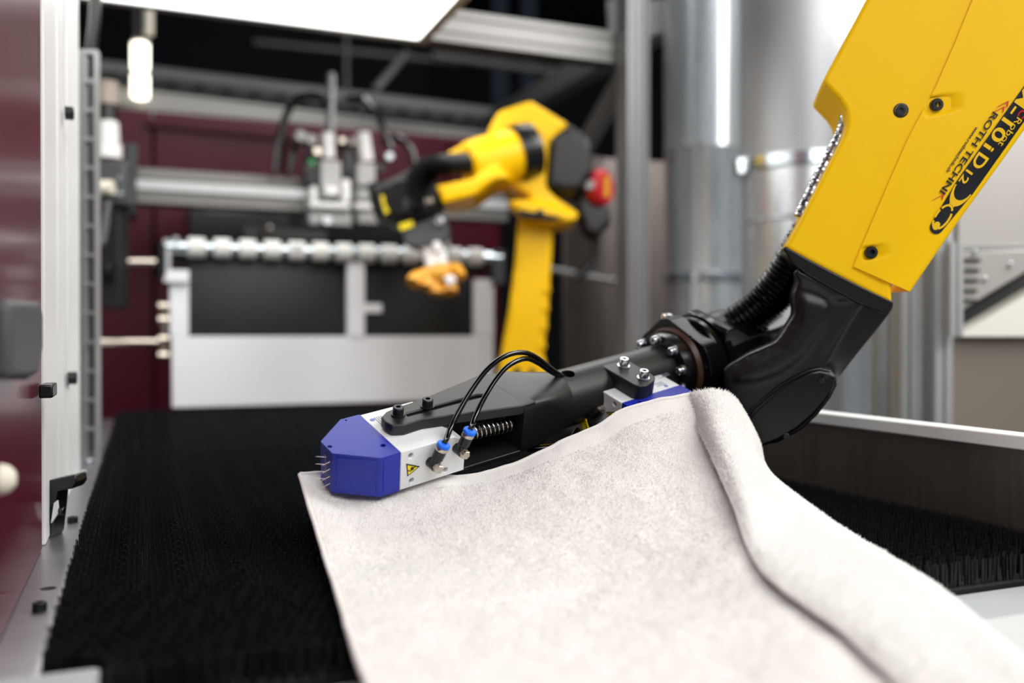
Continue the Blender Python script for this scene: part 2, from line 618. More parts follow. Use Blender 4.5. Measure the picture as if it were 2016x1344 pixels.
MB().mm((X_(338), YF, Z_(803)), (X_(972), YF + 0.03, Z_(662))).build('lower_panel', M_PANEL, fu, bevel=0.003)
MB().mm((X_(334), YF, Z_(662)), (X_(372), YF + 0.03, Z_(534))).build('side_post', M_PANEL, fu, bevel=0.003)
MB().mm((X_(935), YF, Z_(662)), (X_(973), YF + 0.03, Z_(534))).build('side_post', M_PANEL, fu, bevel=0.003)
MB().mm((X_(684), YF - 0.004, Z_(664)), (X_(718), YF + 0.03, Z_(506))).build('divider', M_PANEL, fu, bevel=0.003)
MB().mm((X_(718), YF - 0.003, Z_(612)), (X_(752), YF + 0.012, Z_(592))).build('tab', M_PANEL, fu, bevel=0.002)
for a, b in ((372, 684), (718, 935)):
    # slightly bowed black window
    rows = []
    for i in range(9):
        z = Z_(662) + (Z_(500) - Z_(662)) * i / 8
        rows.append([Vector((X_(a) + (X_(b) - X_(a)) * j / 12, YF + 0.012 + 0.02 * (i / 8) ** 2 + 0.012 * ((j - 6) / 6) ** 2, z)) for j in range(13)])
    back = [[v + Vector((0, 0.01, 0)) for v in r] for r in rows]
    w_ = MB().grid(rows)
    w_.grid(back)
    w_.build('window', M_SCREEN, fu)
MB().mm((X_(322), YF - 0.02, Z_(556)), (X_(372), YF - 0.004, Z_(532))).build('corner_plate', M_PANEL, fu, bevel=0.002)
MB().mm((X_(322), YF - 0.02, Z_(532)), (X_(336), YF + 0.0, Z_(472))).build('end_bracket', M_LGREY, fu, bevel=0.002)
MB().mm((X_(968), YF - 0.02, Z_(545)), (X_(990), YF + 0.05, Z_(470))).build('end_bracket', M_GREYP, fu, bevel=0.002)
MB().mm((X_(340), YF + 0.05, Z_(520)), (X_(965), YF + 0.09, Z_(474))).build('roller_backing', M_BLKMAT, fu)
zr = Z_(486)
ra, rb = Vector((X_(326), YF + 0.0, zr)), Vector((X_(985), YF + 0.0, zr))
MB().cyl(ra, rb, 0.021, seg=28).build('shaft', M_CHROME, fu)
x0, x1 = X_(387), X_(934)
for k in range(13):
    x = x0 + (x1 - x0) * k / 12
    MB().lathe((x - 0.026, YF, zr), (1, 0, 0), [(0, 0.026), (0.003, 0.031), (0.049, 0.031), (0.052, 0.026)], 28).build('roller', M_ROLL, fu)
for px, py in ((346, 465), (585, 480)):
    bolt('bolt', at_y(px, py + 6, YF - 0.03), (0, -1, 0), 0.009, 0.008, M_SIL, fu)
MB().cyl(at_y(210, 515, YF), at_y(333, 516, YF), 0.013).build('guide_rod', M_NICK, fu)
MB().cyl(at_y(196, 673, YF), at_y(330, 673, YF), 0.012).build('guide_rod', M_NICK, fu)
mb = MB().cyl(at_y(325, 600, YF), at_y(320, 705, YF), 0.008)
for y in (603, 630, 668, 700):
    p = at_y(322, y, YF)
    mb.lathe(p - Vector((0.014, 0, 0)), (1, 0, 0), [(0, 0.015), (0.028, 0.015)], 16)
mb.build('linkage', M_NICK, fu)
MB().cyl(at_y(318, 480, YF - 0.01), at_y(318, 545, YF - 0.01), 0.016).build('bearing', M_BLKPL, fu)

# control boxes and pale curved handle between rollers and gantry
cb = thing('control_cabinet', 'black machine cabinet behind the white rollers', 'cabinet', at_y(450, 470, 3.6))
MB().mm(at_y(372, 472, 3.6), at_y(556, 398, 3.75)).build('body', M_GREYP, cb, bevel=0.004)
MB().mm(at_y(560, 505, 3.65), at_y(870, 402, 3.75)).build('body', M_BLKMAT, cb, bevel=0.004)
MB().mm(at_y(480, 470, 3.58), at_y(640, 455, 3.6)).build('rail', M_ALUM, cb)
bolt('knob', at_y(525, 455, 3.58), (0, -1, 0), 0.02, 0.02, M_NICK, cb)
hp = [at_y(x, y, 3.35) for x, y in ((354, 396), (395, 408), (436, 414), (480, 413), (524, 408))]
mb = MB()
cp = crv(hp, 6)
mb.loft([[p + Vector((0, -0.006, 0.017)), p + Vector((0, 0.006, 0.017)), p + Vector((0, 0.006, -0.017)), p + Vector((0, -0.006, -0.017))] for p in cp])
tag(mb.build('curved_handle', M_PANEL, bevel=0.003), 'white curved strip handle on the maroon housing under the gantry beam', 'handle')

# ------------------------------------------------------------------ gantry
YG = 3.2
gb = thing('gantry_beam', 'silver aluminium gantry beam across the maroon housing', 'beam', at_y(620, 400, YG))
za, zb, zc_ = at_y(270, 326, YG).z, at_y(270, 349, YG).z, at_y(270, 398, YG).z
xa, xb = at_y(266, 360, YG).x, at_y(1000, 380, YG).x
mb = MB()
extrusion(mb, (xa, YG + 0.06, (za + zb) / 2 + 0.004), (xb, YG + 0.06, (za + zb) / 2 + 0.004), 0.05, za - zb - 0.008, (0, 1, 0), 1, 0)
mb.build('upper_rail', M_ALUF, gb)
mb = MB()
extrusion(mb, (xa, YG + 0.05, (zb + zc_) / 2), (xb, YG + 0.05, (zb + zc_) / 2), 0.1, zb - zc_, (0, 1, 0), 2, 2, sw=0.006, sd=0.006)
mb.build('lower_rail', M_ALUF, gb)
MB().mm((xa, YG - 0.012, at_y(270, 374, YG).z), (xb, YG - 0.0005, at_y(270, 353, YG).z)).build('highlight_strip', M_ALU, gb, bevel=0.003)  # added brighter strip, stands in for the lit top edge of the lower rail
MB().mm(at_y(240, 425, YG - 0.02), at_y(269, 345, YG + 0.1)).build('end_block', M_BLKMAT, gb, bevel=0.004)
MB().mm(at_y(246, 345, YG - 0.02), at_y(271, 296, YG + 0.1)).build('end_cover', M_GREYP, gb, bevel=0.004)


def ybox(mb, a, b, Y, t):
    p, q = at_y(a[0], a[1], Y), at_y(b[0], b[1], Y)
    return mb.mm((p.x, Y, q.z), (q.x, Y + t, p.z))


gh = thing('gantry_head', 'left of two silver gantry heads on the beam, with open bracket', 'gantry head', at_y(650, 420, YG - 0.08))
ybox(MB(), (632, 314), (672, 372), YG - 0.10, 0.06).build('cylinder_block', M_LGREY, gh, bevel=0.006)
MB().cyl(at_y(647, 312, YG - 0.07), at_y(645, 262, YG - 0.07), 0.022).build('air_cylinder', M_ALUW, gh)
mb = MB()
ybox(mb, (610, 396), (690, 412), YG - 0.12, 0.1)
ybox(mb, (674, 352), (690, 398), YG - 0.12, 0.1)
ybox(mb, (612, 366), (624, 398), YG - 0.12, 0.1)
mb.build('bracket', M_ALUW, gh, bevel=0.006)
ybox(MB(), (640, 366), (668, 384), YG - 0.115, 0.08).build('slide', M_ALUW, gh, bevel=0.006)
ybox(MB(), (608, 414), (694, 446), YG - 0.09, 0.1).build('base_block', M_ALUM, gh, bevel=0.005)
ybox(MB(), (602, 300), (632, 365), YG - 0.05, 0.05).build('valve_block', M_BLKPL, gh, bevel=0.004)
for (x, y, r, m) in ((592, 268, 0.022, M_ALUM), (613, 275, 0.02, M_ALUM), (624, 298, 0.015, M_NICK), (603, 335, 0.012, M_BLKPL), (643, 434, 0.018, M_SIL)):
    MB().lathe(at_y(x, y, YG - 0.11), (0, -1, 0), [(-0.05, r), (0, r), (0.01, r * 0.8)], 18).build('fitting', m, gh)
MB().lathe(at_y(614, 319, YG - 0.11), (0, -1, 0), [(0, 0.011), (0.006, 0.009)], 14).build('indicator', mat('green lamp lens', (20, 110, 60), 0.3, emit=(20, 150, 70), estr=0.5), gh, label='small green indicator lamp')
MB().cyl(at_y(650, 262, YG - 0.02), at_y(652, 150, YG + 0.3), 0.016).build('column', M_ALUM, gh)

gh = thing('gantry_head', 'right of two silver gantry heads on the beam, next to the far robot', 'gantry head', at_y(720, 425, YG - 0.08))
ybox(MB(), (704, 320), (740, 366), YG - 0.10, 0.06).build('cylinder_block', M_LGREY, gh, bevel=0.006)
MB().cyl(at_y(722, 318, YG - 0.07), at_y(714, 262, YG - 0.07), 0.024).build('air_cylinder', M_ALUW, gh)
ybox(MB(), (700, 398), (736, 412), YG - 0.1, 0.08).build('slide', M_ALUW, gh, bevel=0.006)
ybox(MB(), (702, 368), (742, 396), YG - 0.08, 0.08).build('bracket', M_ALUM, gh, bevel=0.006)
ybox(MB(), (704, 414), (745, 442), YG - 0.08, 0.08).build('base_block', M_ALUM, gh, bevel=0.005)
ybox(MB(), (676, 290), (704, 350), YG - 0.04, 0.05).build('valve_block', M_BLKPL, gh, bevel=0.004)
for (x, y, r, m) in ((673, 277, 0.012, M_NICK), (693, 279, 0.014, M_ALUM), (766, 308, 0.016, M_SIL), (748, 330, 0.018, M_BLKPL)):
    MB().lathe(at_y(x, y, YG - 0.08), (0, -1, 0), [(-0.05, r), (0, r), (0.01, r * 0.8)], 18).build('fitting', m, gh)

for pts, r, lab in (([(543, 338), (549, 285), (563, 228), (590, 192), (628, 190), (648, 208)], 0.013, 'tall black cable loop left of the gantry heads'),
                    ([(572, 340), (578, 300), (592, 274), (612, 268)], 0.011, 'small black cable arc beside the left gantry head'),
                    ([(680, 196), (715, 196), (742, 226), (758, 262), (770, 292)], 0.013, 'black cable loop rising right of the gantry heads'),
                    ([(752, 280), (782, 272), (808, 292), (818, 326)], 0.013, 'black cable arc between right gantry head and far robot')):
    tag(MB().tube(crv([at_y(x, y, YG - 0.05) for x, y in pts], 8), r, 10).build('drag_cable', M_RUB), lab, 'cable')

# ------------------------------------------------------------------ lift axis at left
la = thing('lift_axis', 'black vertical lift axis with white motor behind the cable ladder', 'actuator', at_d(215, 610, 2.62))


def dbox(x0, y0, x1, y1, d, t):
    return MB().pxprism([(x0, y0), (x1, y0), (x1, y1), (x0, y1)], d, t)


MB().cyl(at_d(214, 162, 2.66), at_d(214, 206, 2.66), 0.028, seg=20).build('motor_cap', M_BEIGE, la)
MB().cyl(at_d(214, 204, 2.66), at_d(214, 240, 2.66), 0.024).build('coupling', M_BLKPL, la)
MB().lathe(at_d(214, 236, 2.66), (0, 0, -1), [(0, 0.02), (0.01, 0.028), (0.06, 0.03), (0.062, 0.026), (0.068, 0.026), (0.07, 0.036), (0.112, 0.036)], 24).build('motor', M_ALUW, la, label='white motor housing')
dbox(194, 316, 246, 402, 2.6, 0.08).build('gearbox', M_GREYP, la, bevel=0.006)
MB().cyl(at_d(196, 369, 2.58), at_d(222, 369, 2.58), 0.02).build('knob', M_CREAM, la, label='cream knob')
dbox(200, 402, 234, 606, 2.62, 0.07).build('column', M_BLKMAT, la, bevel=0.004)
MB().cyl(at_d(213, 395, 2.56), at_d(200, 480, 2.56), 0.012).build('strut', M_SIL, la)
dbox(195, 520, 214, 545, 2.58, 0.04).build('clamp', M_BLKPL, la, bevel=0.003)
bolt('bolt', at_d(235, 352, 2.6), -FW, 0.008, 0.007, M_SIL, la)
bolt('bolt', at_d(238, 383, 2.6), -FW, 0.008, 0.007, M_SIL, la)

# ------------------------------------------------------------------ cable ladder
cl = thing('cable_ladder', 'upright silver cable ladder beside the white door posts', 'cable ladder', at_d(175, 905, 1.9))
for px in (161, 168, 191):
    a, b = at_d(px - 1, 103, 1.9), at_d(px + 2, 905, 1.9)
    MB().box((a + b) / 2, (0.005, 0.02, (a - b).length), (RT, FW, Vector((0, 0, 1)))).build('side_rail', M_ALU, cl)
for k in range(15):
    y = 103 + k * 57.0
    a, b = at_d(158, y, 1.9), at_d(193, y, 1.9)
    MB().box((a + b) / 2, ((a - b).length, 0.012, 0.008), (RT, FW, Vector((0, 0, 1)))).build('rung', M_ALU, cl)
a, b = at_d(180, 160, 1.93), at_d(183, 890, 1.93)
MB().box((a + b) / 2, (0.018, 0.01, (a - b).length), (RT, FW, Vector((0, 0, 1)))).build('cable_bundle', M_GREYP, cl)
tag(MB().tube(crv([at_d(188, -40, 1.95), at_d(186, 40, 1.95), at_d(178, 110, 1.95)], 6), 0.012, 10).build('cable', M_BLKPL), 'dark blue cables running up from the cable ladder', 'cable')

# ------------------------------------------------------------------ white door posts and maroon door at left
dp = thing('door_post', 'bright white aluminium door posts between maroon door and cable ladder', 'post', (-0.11, 1.5, ZC + ZP))
for y0, y1, xo in ((1.215, 1.375, -0.105), (1.385, 1.44, -0.112), (1.45, 1.55, -0.108), (1.575, 1.86, -0.104)):
    MB().mm((xo - 0.05, y0, ZC + ZP), (xo, y1, ZC + 1.3)).build('profile', M_ALUW, dp, bevel=0.003)
MB().mm((-0.15, 1.376, ZC + ZP), (-0.118, 1.6, ZC + 1.3)).build('groove', M_ALUM, dp)
for px, py in ((128, 222), (135, 744)):
    bolt('clamp_knob', at_x(px, py, -0.104), (1, 0, 0), 0.01, 0.012, M_BLKPL, dp)
MB().mm(at_x(86, 778, -0.104), at_x(104, 757, -0.09)).build('latch', M_BLKPL, dp, bevel=0.002)

cd = thing('cabinet_door', 'glossy maroon door panel at the left edge of the photo', 'door', (-0.12, 0.8, ZC + ZP))
MB().mm((-0.125, 0.25, ZC + ZP + 0.001), (-0.107, 1.19, ZC + 1.2)).build('door_leaf', M_MAR, cd, bevel=0.002)
mb = MB()
hv = [at_x(x, y, -0.104) for x, y in ((-40, 590), (30, 594), (37, 612), (37, 690), (26, 738), (8, 748), (-40, 748))]
mb.prism(hv, (0.02, 0, 0))
mb.build('handle_plate', M_GREYP, cd, bevel=0.006, seg=3)
MB().lathe(at_x(-22, 945, -0.105), (1, 0, 0), [(0, 0.009), (0.008, 0.012), (0.014, 0.010), (0.018, 0.005)], 24).build('knob', M_CREAM, cd, label='pale round knob')

# ------------------------------------------------------------------ brush table
bt = thing('brush_table', 'black bristle table with steel side deck and raised right side wall', 'table', (0.45, 1.8, 0))
BX0, BX1, BY0, BY1 = -0.066, 0.945, 0.676, 2.97
MB().mm((-0.068, 0.668, ZC + ZP - 0.02), (0.95, BY1 + 0.02, ZC + ZP - 0.001)).build('bed', M_TRAY, bt)
sdk = MB().mm((-0.34, 0.2, ZC + ZP - 0.012), (-0.069, 3.0, ZC + ZP)).build('side_deck', M_STEEL, bt, bevel=0.0015, label='polished steel deck strip')
hc = at_z(95, 1158, ZP)
boolean(sdk, MB().cyl(hc + Vector((0, 0, 0.03)), hc - Vector((0, 0, 0.03)), 0.0075, seg=24))
for px, py, r in ((78, 1202, 0.0062), (143, 1028, 0.0066), (118, 962, 0.006), (163, 935, 0.008), (176, 912, 0.008)):
    q = at_z(px, py, ZP)
    bolt('bolt', q, (0, 0, 1), r, 0.008, M_BOLT if px < 150 else M_SIL, sdk)
MB().mm((0.955, 0.1, ZC - 0.9), (0.972, 2.1, ZC - 0.1335)).build('side_wall', M_STEELD, bt)
mb = MB()
mb.mm((0.948, 0.1, ZC - 0.1335), (0.985, 2.1, ZC - 0.1165))
mb.build('edge_rail', M_ALUW, bt, bevel=0.002, label='bright aluminium edge rail')
mb = MB()
mb.mm((-0.34, 0.72, ZC - 1.0), (0.955, 2.95, ZC + ZP - 0.021))
mb.build('cabinet', M_GREYP, bt, bevel=0.004)
for x in (-0.28, 0.9):
    for y in (0.8, 2.85):
        MB().cyl((x, y, 0), (x, y, 0.175), 0.03, seg=16).build('foot', M_BLKMAT, bt)


def tuft_mesh(n, r, spread, h, seed):
    g = np.random.default_rng(seed)
    vs, fs = [], []
    for i in range(n):
        x = (g.random() - 0.5) * 0.0066
        y = (g.random() - 0.5) * 0.0032
        tx, ty = x * spread + g.normal() * 0.0005, y * spread + g.normal() * 0.0005
        hh = h * (1 - 0.07 * g.random())
        a0 = g.random() * 2
        for k in range(3):
            a = a0 + k * 2.094
            vs.append((x + r * math.cos(a), y + r * math.sin(a), 0))
        for k in range(3):
            a = a0 + k * 2.094
            vs.append((tx + r * 0.8 * math.cos(a), ty + r * 0.8 * math.sin(a), hh))
        b = 6 * i
        for k in range(3):
            k2 = (k + 1) % 3
            fs.append((b + k, b + k2, b + 3 + k2, b + 3 + k))
        fs.append((b + 3, b + 4, b + 5))
    return np.array(vs), fs


TH = ZT - ZP
pos = []
ny, nx = 158, 95
for j in range(ny):
    for i in range(nx):
        x = BX0 + (BX1 - BX0) * (i + 0.5 + (0.25 if j % 2 else -0.25)) / nx + random.gauss(0, 0.0005)
        y = BY0 + (BY1 - BY0) * j / (ny - 1) + random.gauss(0, 0.0006)
        if x < -0.022 and y < 0.712:
            continue
        pos.append((x, y))


def w2px(p):
    q = Vector(p) - C
    d = q.dot(FW)
    return CX + F_PX * q.dot(RT) / d, CY - F_PX * q.dot(UP) / d, d


def inside(px, py, poly):
    r = False
    for i in range(len(poly)):
        x0, y0 = poly[i]
        x1, y1 = poly[i - 1]
        if (y0 > py) != (y1 > py) and px < (x1 - x0) * (py - y0) / (y1 - y0) + x0:
            r = not r
    return r


TOW = [(590, 930), (640, 1110), (720, 1344), (2016, 1344), (2016, 1290), (1850, 1165), (1510, 930), (1390, 770)]
near = []
for k, (x, y) in enumerate(pos):
    a, b, d = w2px((x, y, ZC + ZT))
    if d < 1.3 and -5 < a < 2020 and b < 1350 and not inside(a, b, TOW):
        near.append((d, k))
near.sort()
single = set(k for d, k in near[:300])
variants = []
for sd in range(6):
    v, f = tuft_mesh(24, 0.00042, 1.12, TH, sd)
    me = bpy.data.meshes.new('tuft')
    me.from_pydata(v.tolist(), [], f)
    me.materials.append(M_BRUSH)
    variants.append(me)
for k in sorted(single):
    x, y = pos[k]
    put('tuft', variants[k % 6], None, bt, Matrix.Translation((x, y, ZC + ZP)))
lo = [tuft_mesh(15, 0.0005, 1.12, TH, 50 + s) for s in range(5)]
far = [tuft_mesh(7, 0.0009, 1.1, TH, 90 + s) for s in range(5)]
VS, FS, n0 = [], [], 0
for k, (x, y) in enumerate(pos):
    if k in single:
        continue
    v, f = (lo if y < 1.9 else far)[k % 5]
    VS.append(v + np.array((x, y, ZC + ZP)))
    FS += [tuple(i + n0 for i in q) for q in f]
    n0 += len(v)
me = bpy.data.meshes.new('bristles')
me.from_pydata(np.concatenate(VS).tolist(), [], FS)
put('bristles', me, M_BRUSH, bt, kind='stuff')

# front plates ------------------------------------------------------
ot = thing('outfeed_table', 'pale grey outfeed sheet in front of the bristles under the towel', 'table', (0.7, 0.5, 0))
MB().mm((0.117, 0.05, ZC + ZP - 0.02), (1.5, 0.664, ZC + ZP - 0.004)).build('sheet', M_OUT, ot, bevel=0.002)
MB().mm((0.2, 0.02, ZC + ZP - 0.0035), (1.45, 0.575, ZC + ZP + 0.006)).build('cover_sheet', mat('pale cover sheet', (206, 209, 210), 0.5), ot, bevel=0.002)
MB().mm((0.13, 0.1, 0), (1.4, 0.62, ZC + ZP - 0.021)).build('cabinet', M_LGREY, ot, bevel=0.004)
tag(MB().mm((-0.34, 0.5, ZC + ZP + 0.0005), (-0.027, 0.702, ZC + ZP + 0.018)).build('corner_plate', M_OUT, bevel=0.003), 'grey metal corner plate at the bottom left before the bristles', 'plate')

# black stop bracket on the deck
sb = thing('stop_bracket', 'black angled stop bracket bolted to the steel deck at left', 'bracket', at_d(100, 1065, 1.14))
mb = MB()
mb.pxprism([(92, 946), (148, 934), (151, 950), (142, 962), (113, 966), (110, 1000), (104, 1050), (93, 1072)], 1.13, 0.03)
mb.build('body', M_BLKPL, sb, bevel=0.002)
MB().pxprism([(106, 990), (112, 985), (114, 1010), (100, 1030)], 1.125, 0.004).build('tag', M_WHT, sb, label='small pale tag')
bolt('bolt', at_d(117, 1006, 1.13), RT, 0.005, 0.006, M_BLKPL, sb)

# ------------------------------------------------------------------ ducts
for (px, d, r, zz, lab) in ((1384, 3.35, 0.137, 0, 'slim galvanised duct pipe left of the perforated drum'),):
    du = thing('duct_pipe', lab, 'duct', at_d(px, 900, d))
    c0 = at_d(px, 660, d)
    c0.z = 0
    zt = [0, at_d(px, 548, d).z, at_d(px, 300, d).z, 4.6]
    MB().lathe(c0, (0, 0, 1), [(0.02, r), (zt[1] - 0.002, r)], 48).build('pipe', M_GALV, du)
    MB().lathe(c0, (0, 0, 1), [(zt[1], r * 1.0), (zt[2] - 0.004, r * 1.02), (zt[2], r * 1.035), (zt[2] + 0.006, r * 1.02), (zt[3], r * 1.18)], 48).build('pipe', M_GALV, du)
    MB().lathe(c0, (0, 0, 1), [(zt[1] - 0.018, r * 1.0), (zt[1] - 0.016, r * 1.07), (zt[1] + 0.014, r * 1.07), (zt[1] + 0.016, r)], 48).build('clamp_ring', M_CHROME, du)
    q = c0 - FW * r * 1.07
    MB().box((q.x, q.y, zt[1]), (0.05, 0.03, 0.03), (RT, FW, Vector((0, 0, 1)))).build('clamp_lock', M_CHROME, du, bevel=0.003)
    MB().cyl((c0.x, c0.y, 0), (c0.x, c0.y, 0.03), r * 1.3, seg=32).build('foot', M_GREYP, du)

px, d, r = 1592, 2.75, 0.205
du = thing('filter_drum', 'wide perforated filter drum on a galvanised duct behind the yellow arm', 'filter', at_d(px, 900, d))
c0 = at_d(px, 660, d)
c0.z = 0
z1, z2 = at_d(px, 330, d).z, at_d(px, 440, d).z
MB().lathe(c0, (0, 0, 1), [(0.02, r * 0.96), (z2 - 0.006, r * 0.96), (z2, r * 0.985), (z2 + 0.006, r * 0.96), (z1, r * 0.96)], 64).build('duct', M_GALV, du)
me = MB().lathe(c0, (0, 0, 1), [(z1, r), (4.2, r)], 64, cap=False)
o = me.build('perforated_shell', M_PERF, du)
uv = o.data.uv_layers.new(name='UVMap')
bz = WM[o.name].translation
for lp_ in o.data.loops:
    co = o.data.vertices[lp_.vertex_index].co + bz
    a = math.atan2(co.y - c0.y, co.x - c0.x) - math.atan2(-FW.y, -FW.x)
    while a > math.pi:
        a -= 2 * math.pi
    while a < -math.pi:
        a += 2 * math.pi
    uv.data[lp_.index].uv = (a * r / 3.0, co.z / 3.0 * 4)
MB().lathe(c0, (0, 0, 1), [(z1 - 0.022, r * 0.97), (z1 - 0.02, r * 1.05), (z1 + 0.012, r * 1.05), (z1 + 0.014, r)], 64).build('clamp_ring', M_CHROME, du)
q = c0 - RT * r * 1.02 - FW * 0.03
MB().box((q.x, q.y, z1 - 0.004), (0.04, 0.05, 0.05), (RT, FW, Vector((0, 0, 1)))).build('clamp_lock', M_CHROME, du, bevel=0.004)
MB().cyl((c0.x, c0.y, 0), (c0.x, c0.y, 0.03), r * 1.2, seg=32).build('foot', M_GREYP, du)

# ------------------------------------------------------------------ profiles, cabinet and conveyor at right
pa = thing('profile_rack', 'row of upright aluminium profiles right of the filter drum', 'frame', at_d(1800, 840, 1.85))
for x0, x1, d in ((1722, 1762, 2.05), (1764, 1820, 1.9), (1834, 1868, 1.85)):
    a = at_d((x0 + x1) / 2, 700, d)
    wd = (x1 - x0) / F_PX * d
    mb = MB()
    extrusion(mb, (a.x, a.y, 0), (a.x, a.y, ZC + 0.5), wd, wd, RT, 2 if wd > 0.05 else 1, 1, sd=0.006, sw=0.006)
    mb.build('profile', M_ALU, pa)
a = at_d(1878, 600, 1.8)
mb = MB()
extrusion(mb, (a.x, a.y, at_d(1878, 662, 1.8).z), (a.x, a.y, at_d(1878, 478, 1.8).z), 0.025, 0.025, RT, 1, 1, sd=0.004, sw=0.005)
mb.build('short_profile', M_ALU, pa)
a = at_d(1827, 660, 1.95)
MB().box((a.x, a.y, 0.8), (0.02, 0.02, 1.6), (RT, FW, Vector((0, 0, 1)))).build('filler', M_ALUM, pa)

sc_ = thing('steel_cabinet', 'light grey steel cabinet above the conveyor at right', 'cabinet', at_d(1960, 490, 2.0))
MB().pxprism([(1884, -200), (2300, -200), (2300, 486), (1884, 486)], 2.0, 0.25).build('body', M_SHEET, sc_, bevel=0.004)
MB().pxprism([(1868, 482), (2300, 476), (2300, 492), (1868, 494)], 1.97, 0.05).build('lower_edge', M_ALUM, sc_, bevel=0.002)

cv = thing('belt_conveyor', 'sloping white belt conveyor with louvred steel side at right', 'conveyor', at_d(1960, 830, 1.95))
sv = MB().pxprism([(1888, 494), (2300, 486), (2300, 360), (2300, 300), (1888, 612)][0:2] + [(2300, 330), (1888, 612)][1:] if False else [(1888, 495), (2060, 490), (2060, 510), (1888, 614)], 1.95, 0.01)
sv.build('side_sheet', M_SHEET, cv, bevel=0.002)
for k in range(5):
    y = 508 + k * 20
    MB().pxprism([(1890, y), (1930 - k * 2, y + 1), (1932 - k * 2, y + 6), (1890, y + 6)], 1.944, 0.006).build('louvre', M_BLKMAT, cv)
for x, y in ((1918, 498), (1988, 522), (1938, 550)):
    bolt('bolt', at_d(x, y, 1.95), -FW, 0.006, 0.004, M_SIL, cv)
MB().pxprism([(1888, 616), (2200, 420), (2200, 475), (1888, 660)], 1.98, 0.3).build('side_frame', M_BLKMAT, cv)
MB().pxprism([(1894, 656), (2200, 472), (2200, 662), (1894, 662)], 1.93, 0.25).build('belt', M_BELT, cv)
for k in range(46):
    t = (k + 0.5) / 46
    x, y = 1894 + 306 * t, 656 - 184 * t
    MB().pxprism([(x - 1.6, y + 1), (x, y - 3.5), (x + 1.6, y - 1)], 1.93, 0.25).build('belt_tooth', M_BELT, cv) if x < 2040 else None
MB().pxprism([(1870, 664), (2300, 664), (2300, 1000), (1870, 1000)], 1.96, 0.02).build('apron', M_WARM, cv, bevel=0.002, label='warm grey sheet metal apron')
mb = MB()
p = at_d(1960, 900, 2.0)
mb.box((p.x + 0.15, p.y + 0.15, 0.42), (0.5, 0.2, 0.84), (RT, FW, Vector((0, 0, 1))))
mb.build('stand', M_GREYP, cv)

# ================================================================== SECOND ROBOT
DR = 2.72


def c4(pts):
    return [(700 + x / 2.203, 150 + y / 2.203) for x, y in pts]


r2 = thing('industrial_robot', 'far yellow robot arm reaching over the white rollers', 'robot', at_d(1035, 760, DR) * 1.0)
r2.location.z = 0
WM[r2.name] = Matrix.Translation(r2.location)
mb = MB().pxprism(c4([(704, 600), (855, 615), (858, 700), (848, 830), (832, 1080), (815, 1200), (838, 1290), (845, 1400), (600, 1400), (628, 1215), (668, 980), (692, 780)]), DR - 0.06, 0.15)
cast('lower_arm', mb, M_YEL2, r2, 0.009, 6)
pb = at_d(1035, 800, DR)
mb = MB().lathe((pb.x, pb.y, 0), (0, 0, 1), [(0, 0.26), (0.05, 0.26), (0.06, 0.2), (0.7, 0.18), (0.85, 0.15)], 32)
mb.build('pedestal', M_GREYP, r2)
mb = MB().lathe((pb.x, pb.y, 0), (0, 0, 1), [(0.83, 0.15), (0.97, 0.15), (0.99, 0.11)], 32)
mb.build('shoulder', M_YEL2, r2, bevel=0.01)
for x, y in ((765, 1285), (700, 1280)):
    q = c4([(x, y)])[0]
    bolt('bolt', at_d(q[0], q[1], DR - 0.11), -FW, 0.012, 0.01, M_BOLT, r2)
# bumpy edge covers on lower arm
for y in (930, 1010, 1090, 1170):
    q = c4([(838 - (y - 900) * 0.08, y)])[0]
    MB().lathe(at_d(q[0] - 4, q[1], DR + 0.0), -FW, [(-0.02, 0.011), (0.062, 0.011), (0.066, 0.007)], 16).build('rib', M_YEL2, r2)
mb = MB().pxprism(c4([(572, 232), (618, 150), (760, 104), (925, 205), (842, 290), (828, 475), (862, 520), (968, 590), (962, 622), (850, 640), (775, 590), (762, 520), (660, 470), (600, 400)]), DR - 0.12, 0.22)
mb.pxprism(c4([(650, 540), (720, 530), (850, 560), (960, 600), (955, 625), (850, 638), (700, 585)]), DR - 0.14, 0.12)
cast('elbow_housing', mb, M_YEL2, r2, 0.008, 5)
mb = MB().pxprism(c4([(700, 575), (850, 600), (905, 612), (850, 625), (720, 610)]), DR - 0.15, 0.03)
mb.build('joint_gap', M_BLKMAT, r2, bevel=0.004)
bolt('bolt', at_d(*c4([(800, 592)])[0], DR - 0.15), -FW, 0.010, 0.01, M_BOLT, r2)
mb = MB().pxprism(c4([(850, 262), (930, 207), (1005, 260), (1025, 300), (1030, 420), (965, 505), (860, 490), (832, 470)]), DR - 0.13, 0.2)
cast('rear_cover', mb, M_BLK, r2, 0.008, 6, label='black rear motor cover')
fc = c4([(640, 345), (495, 375), (330, 425)])
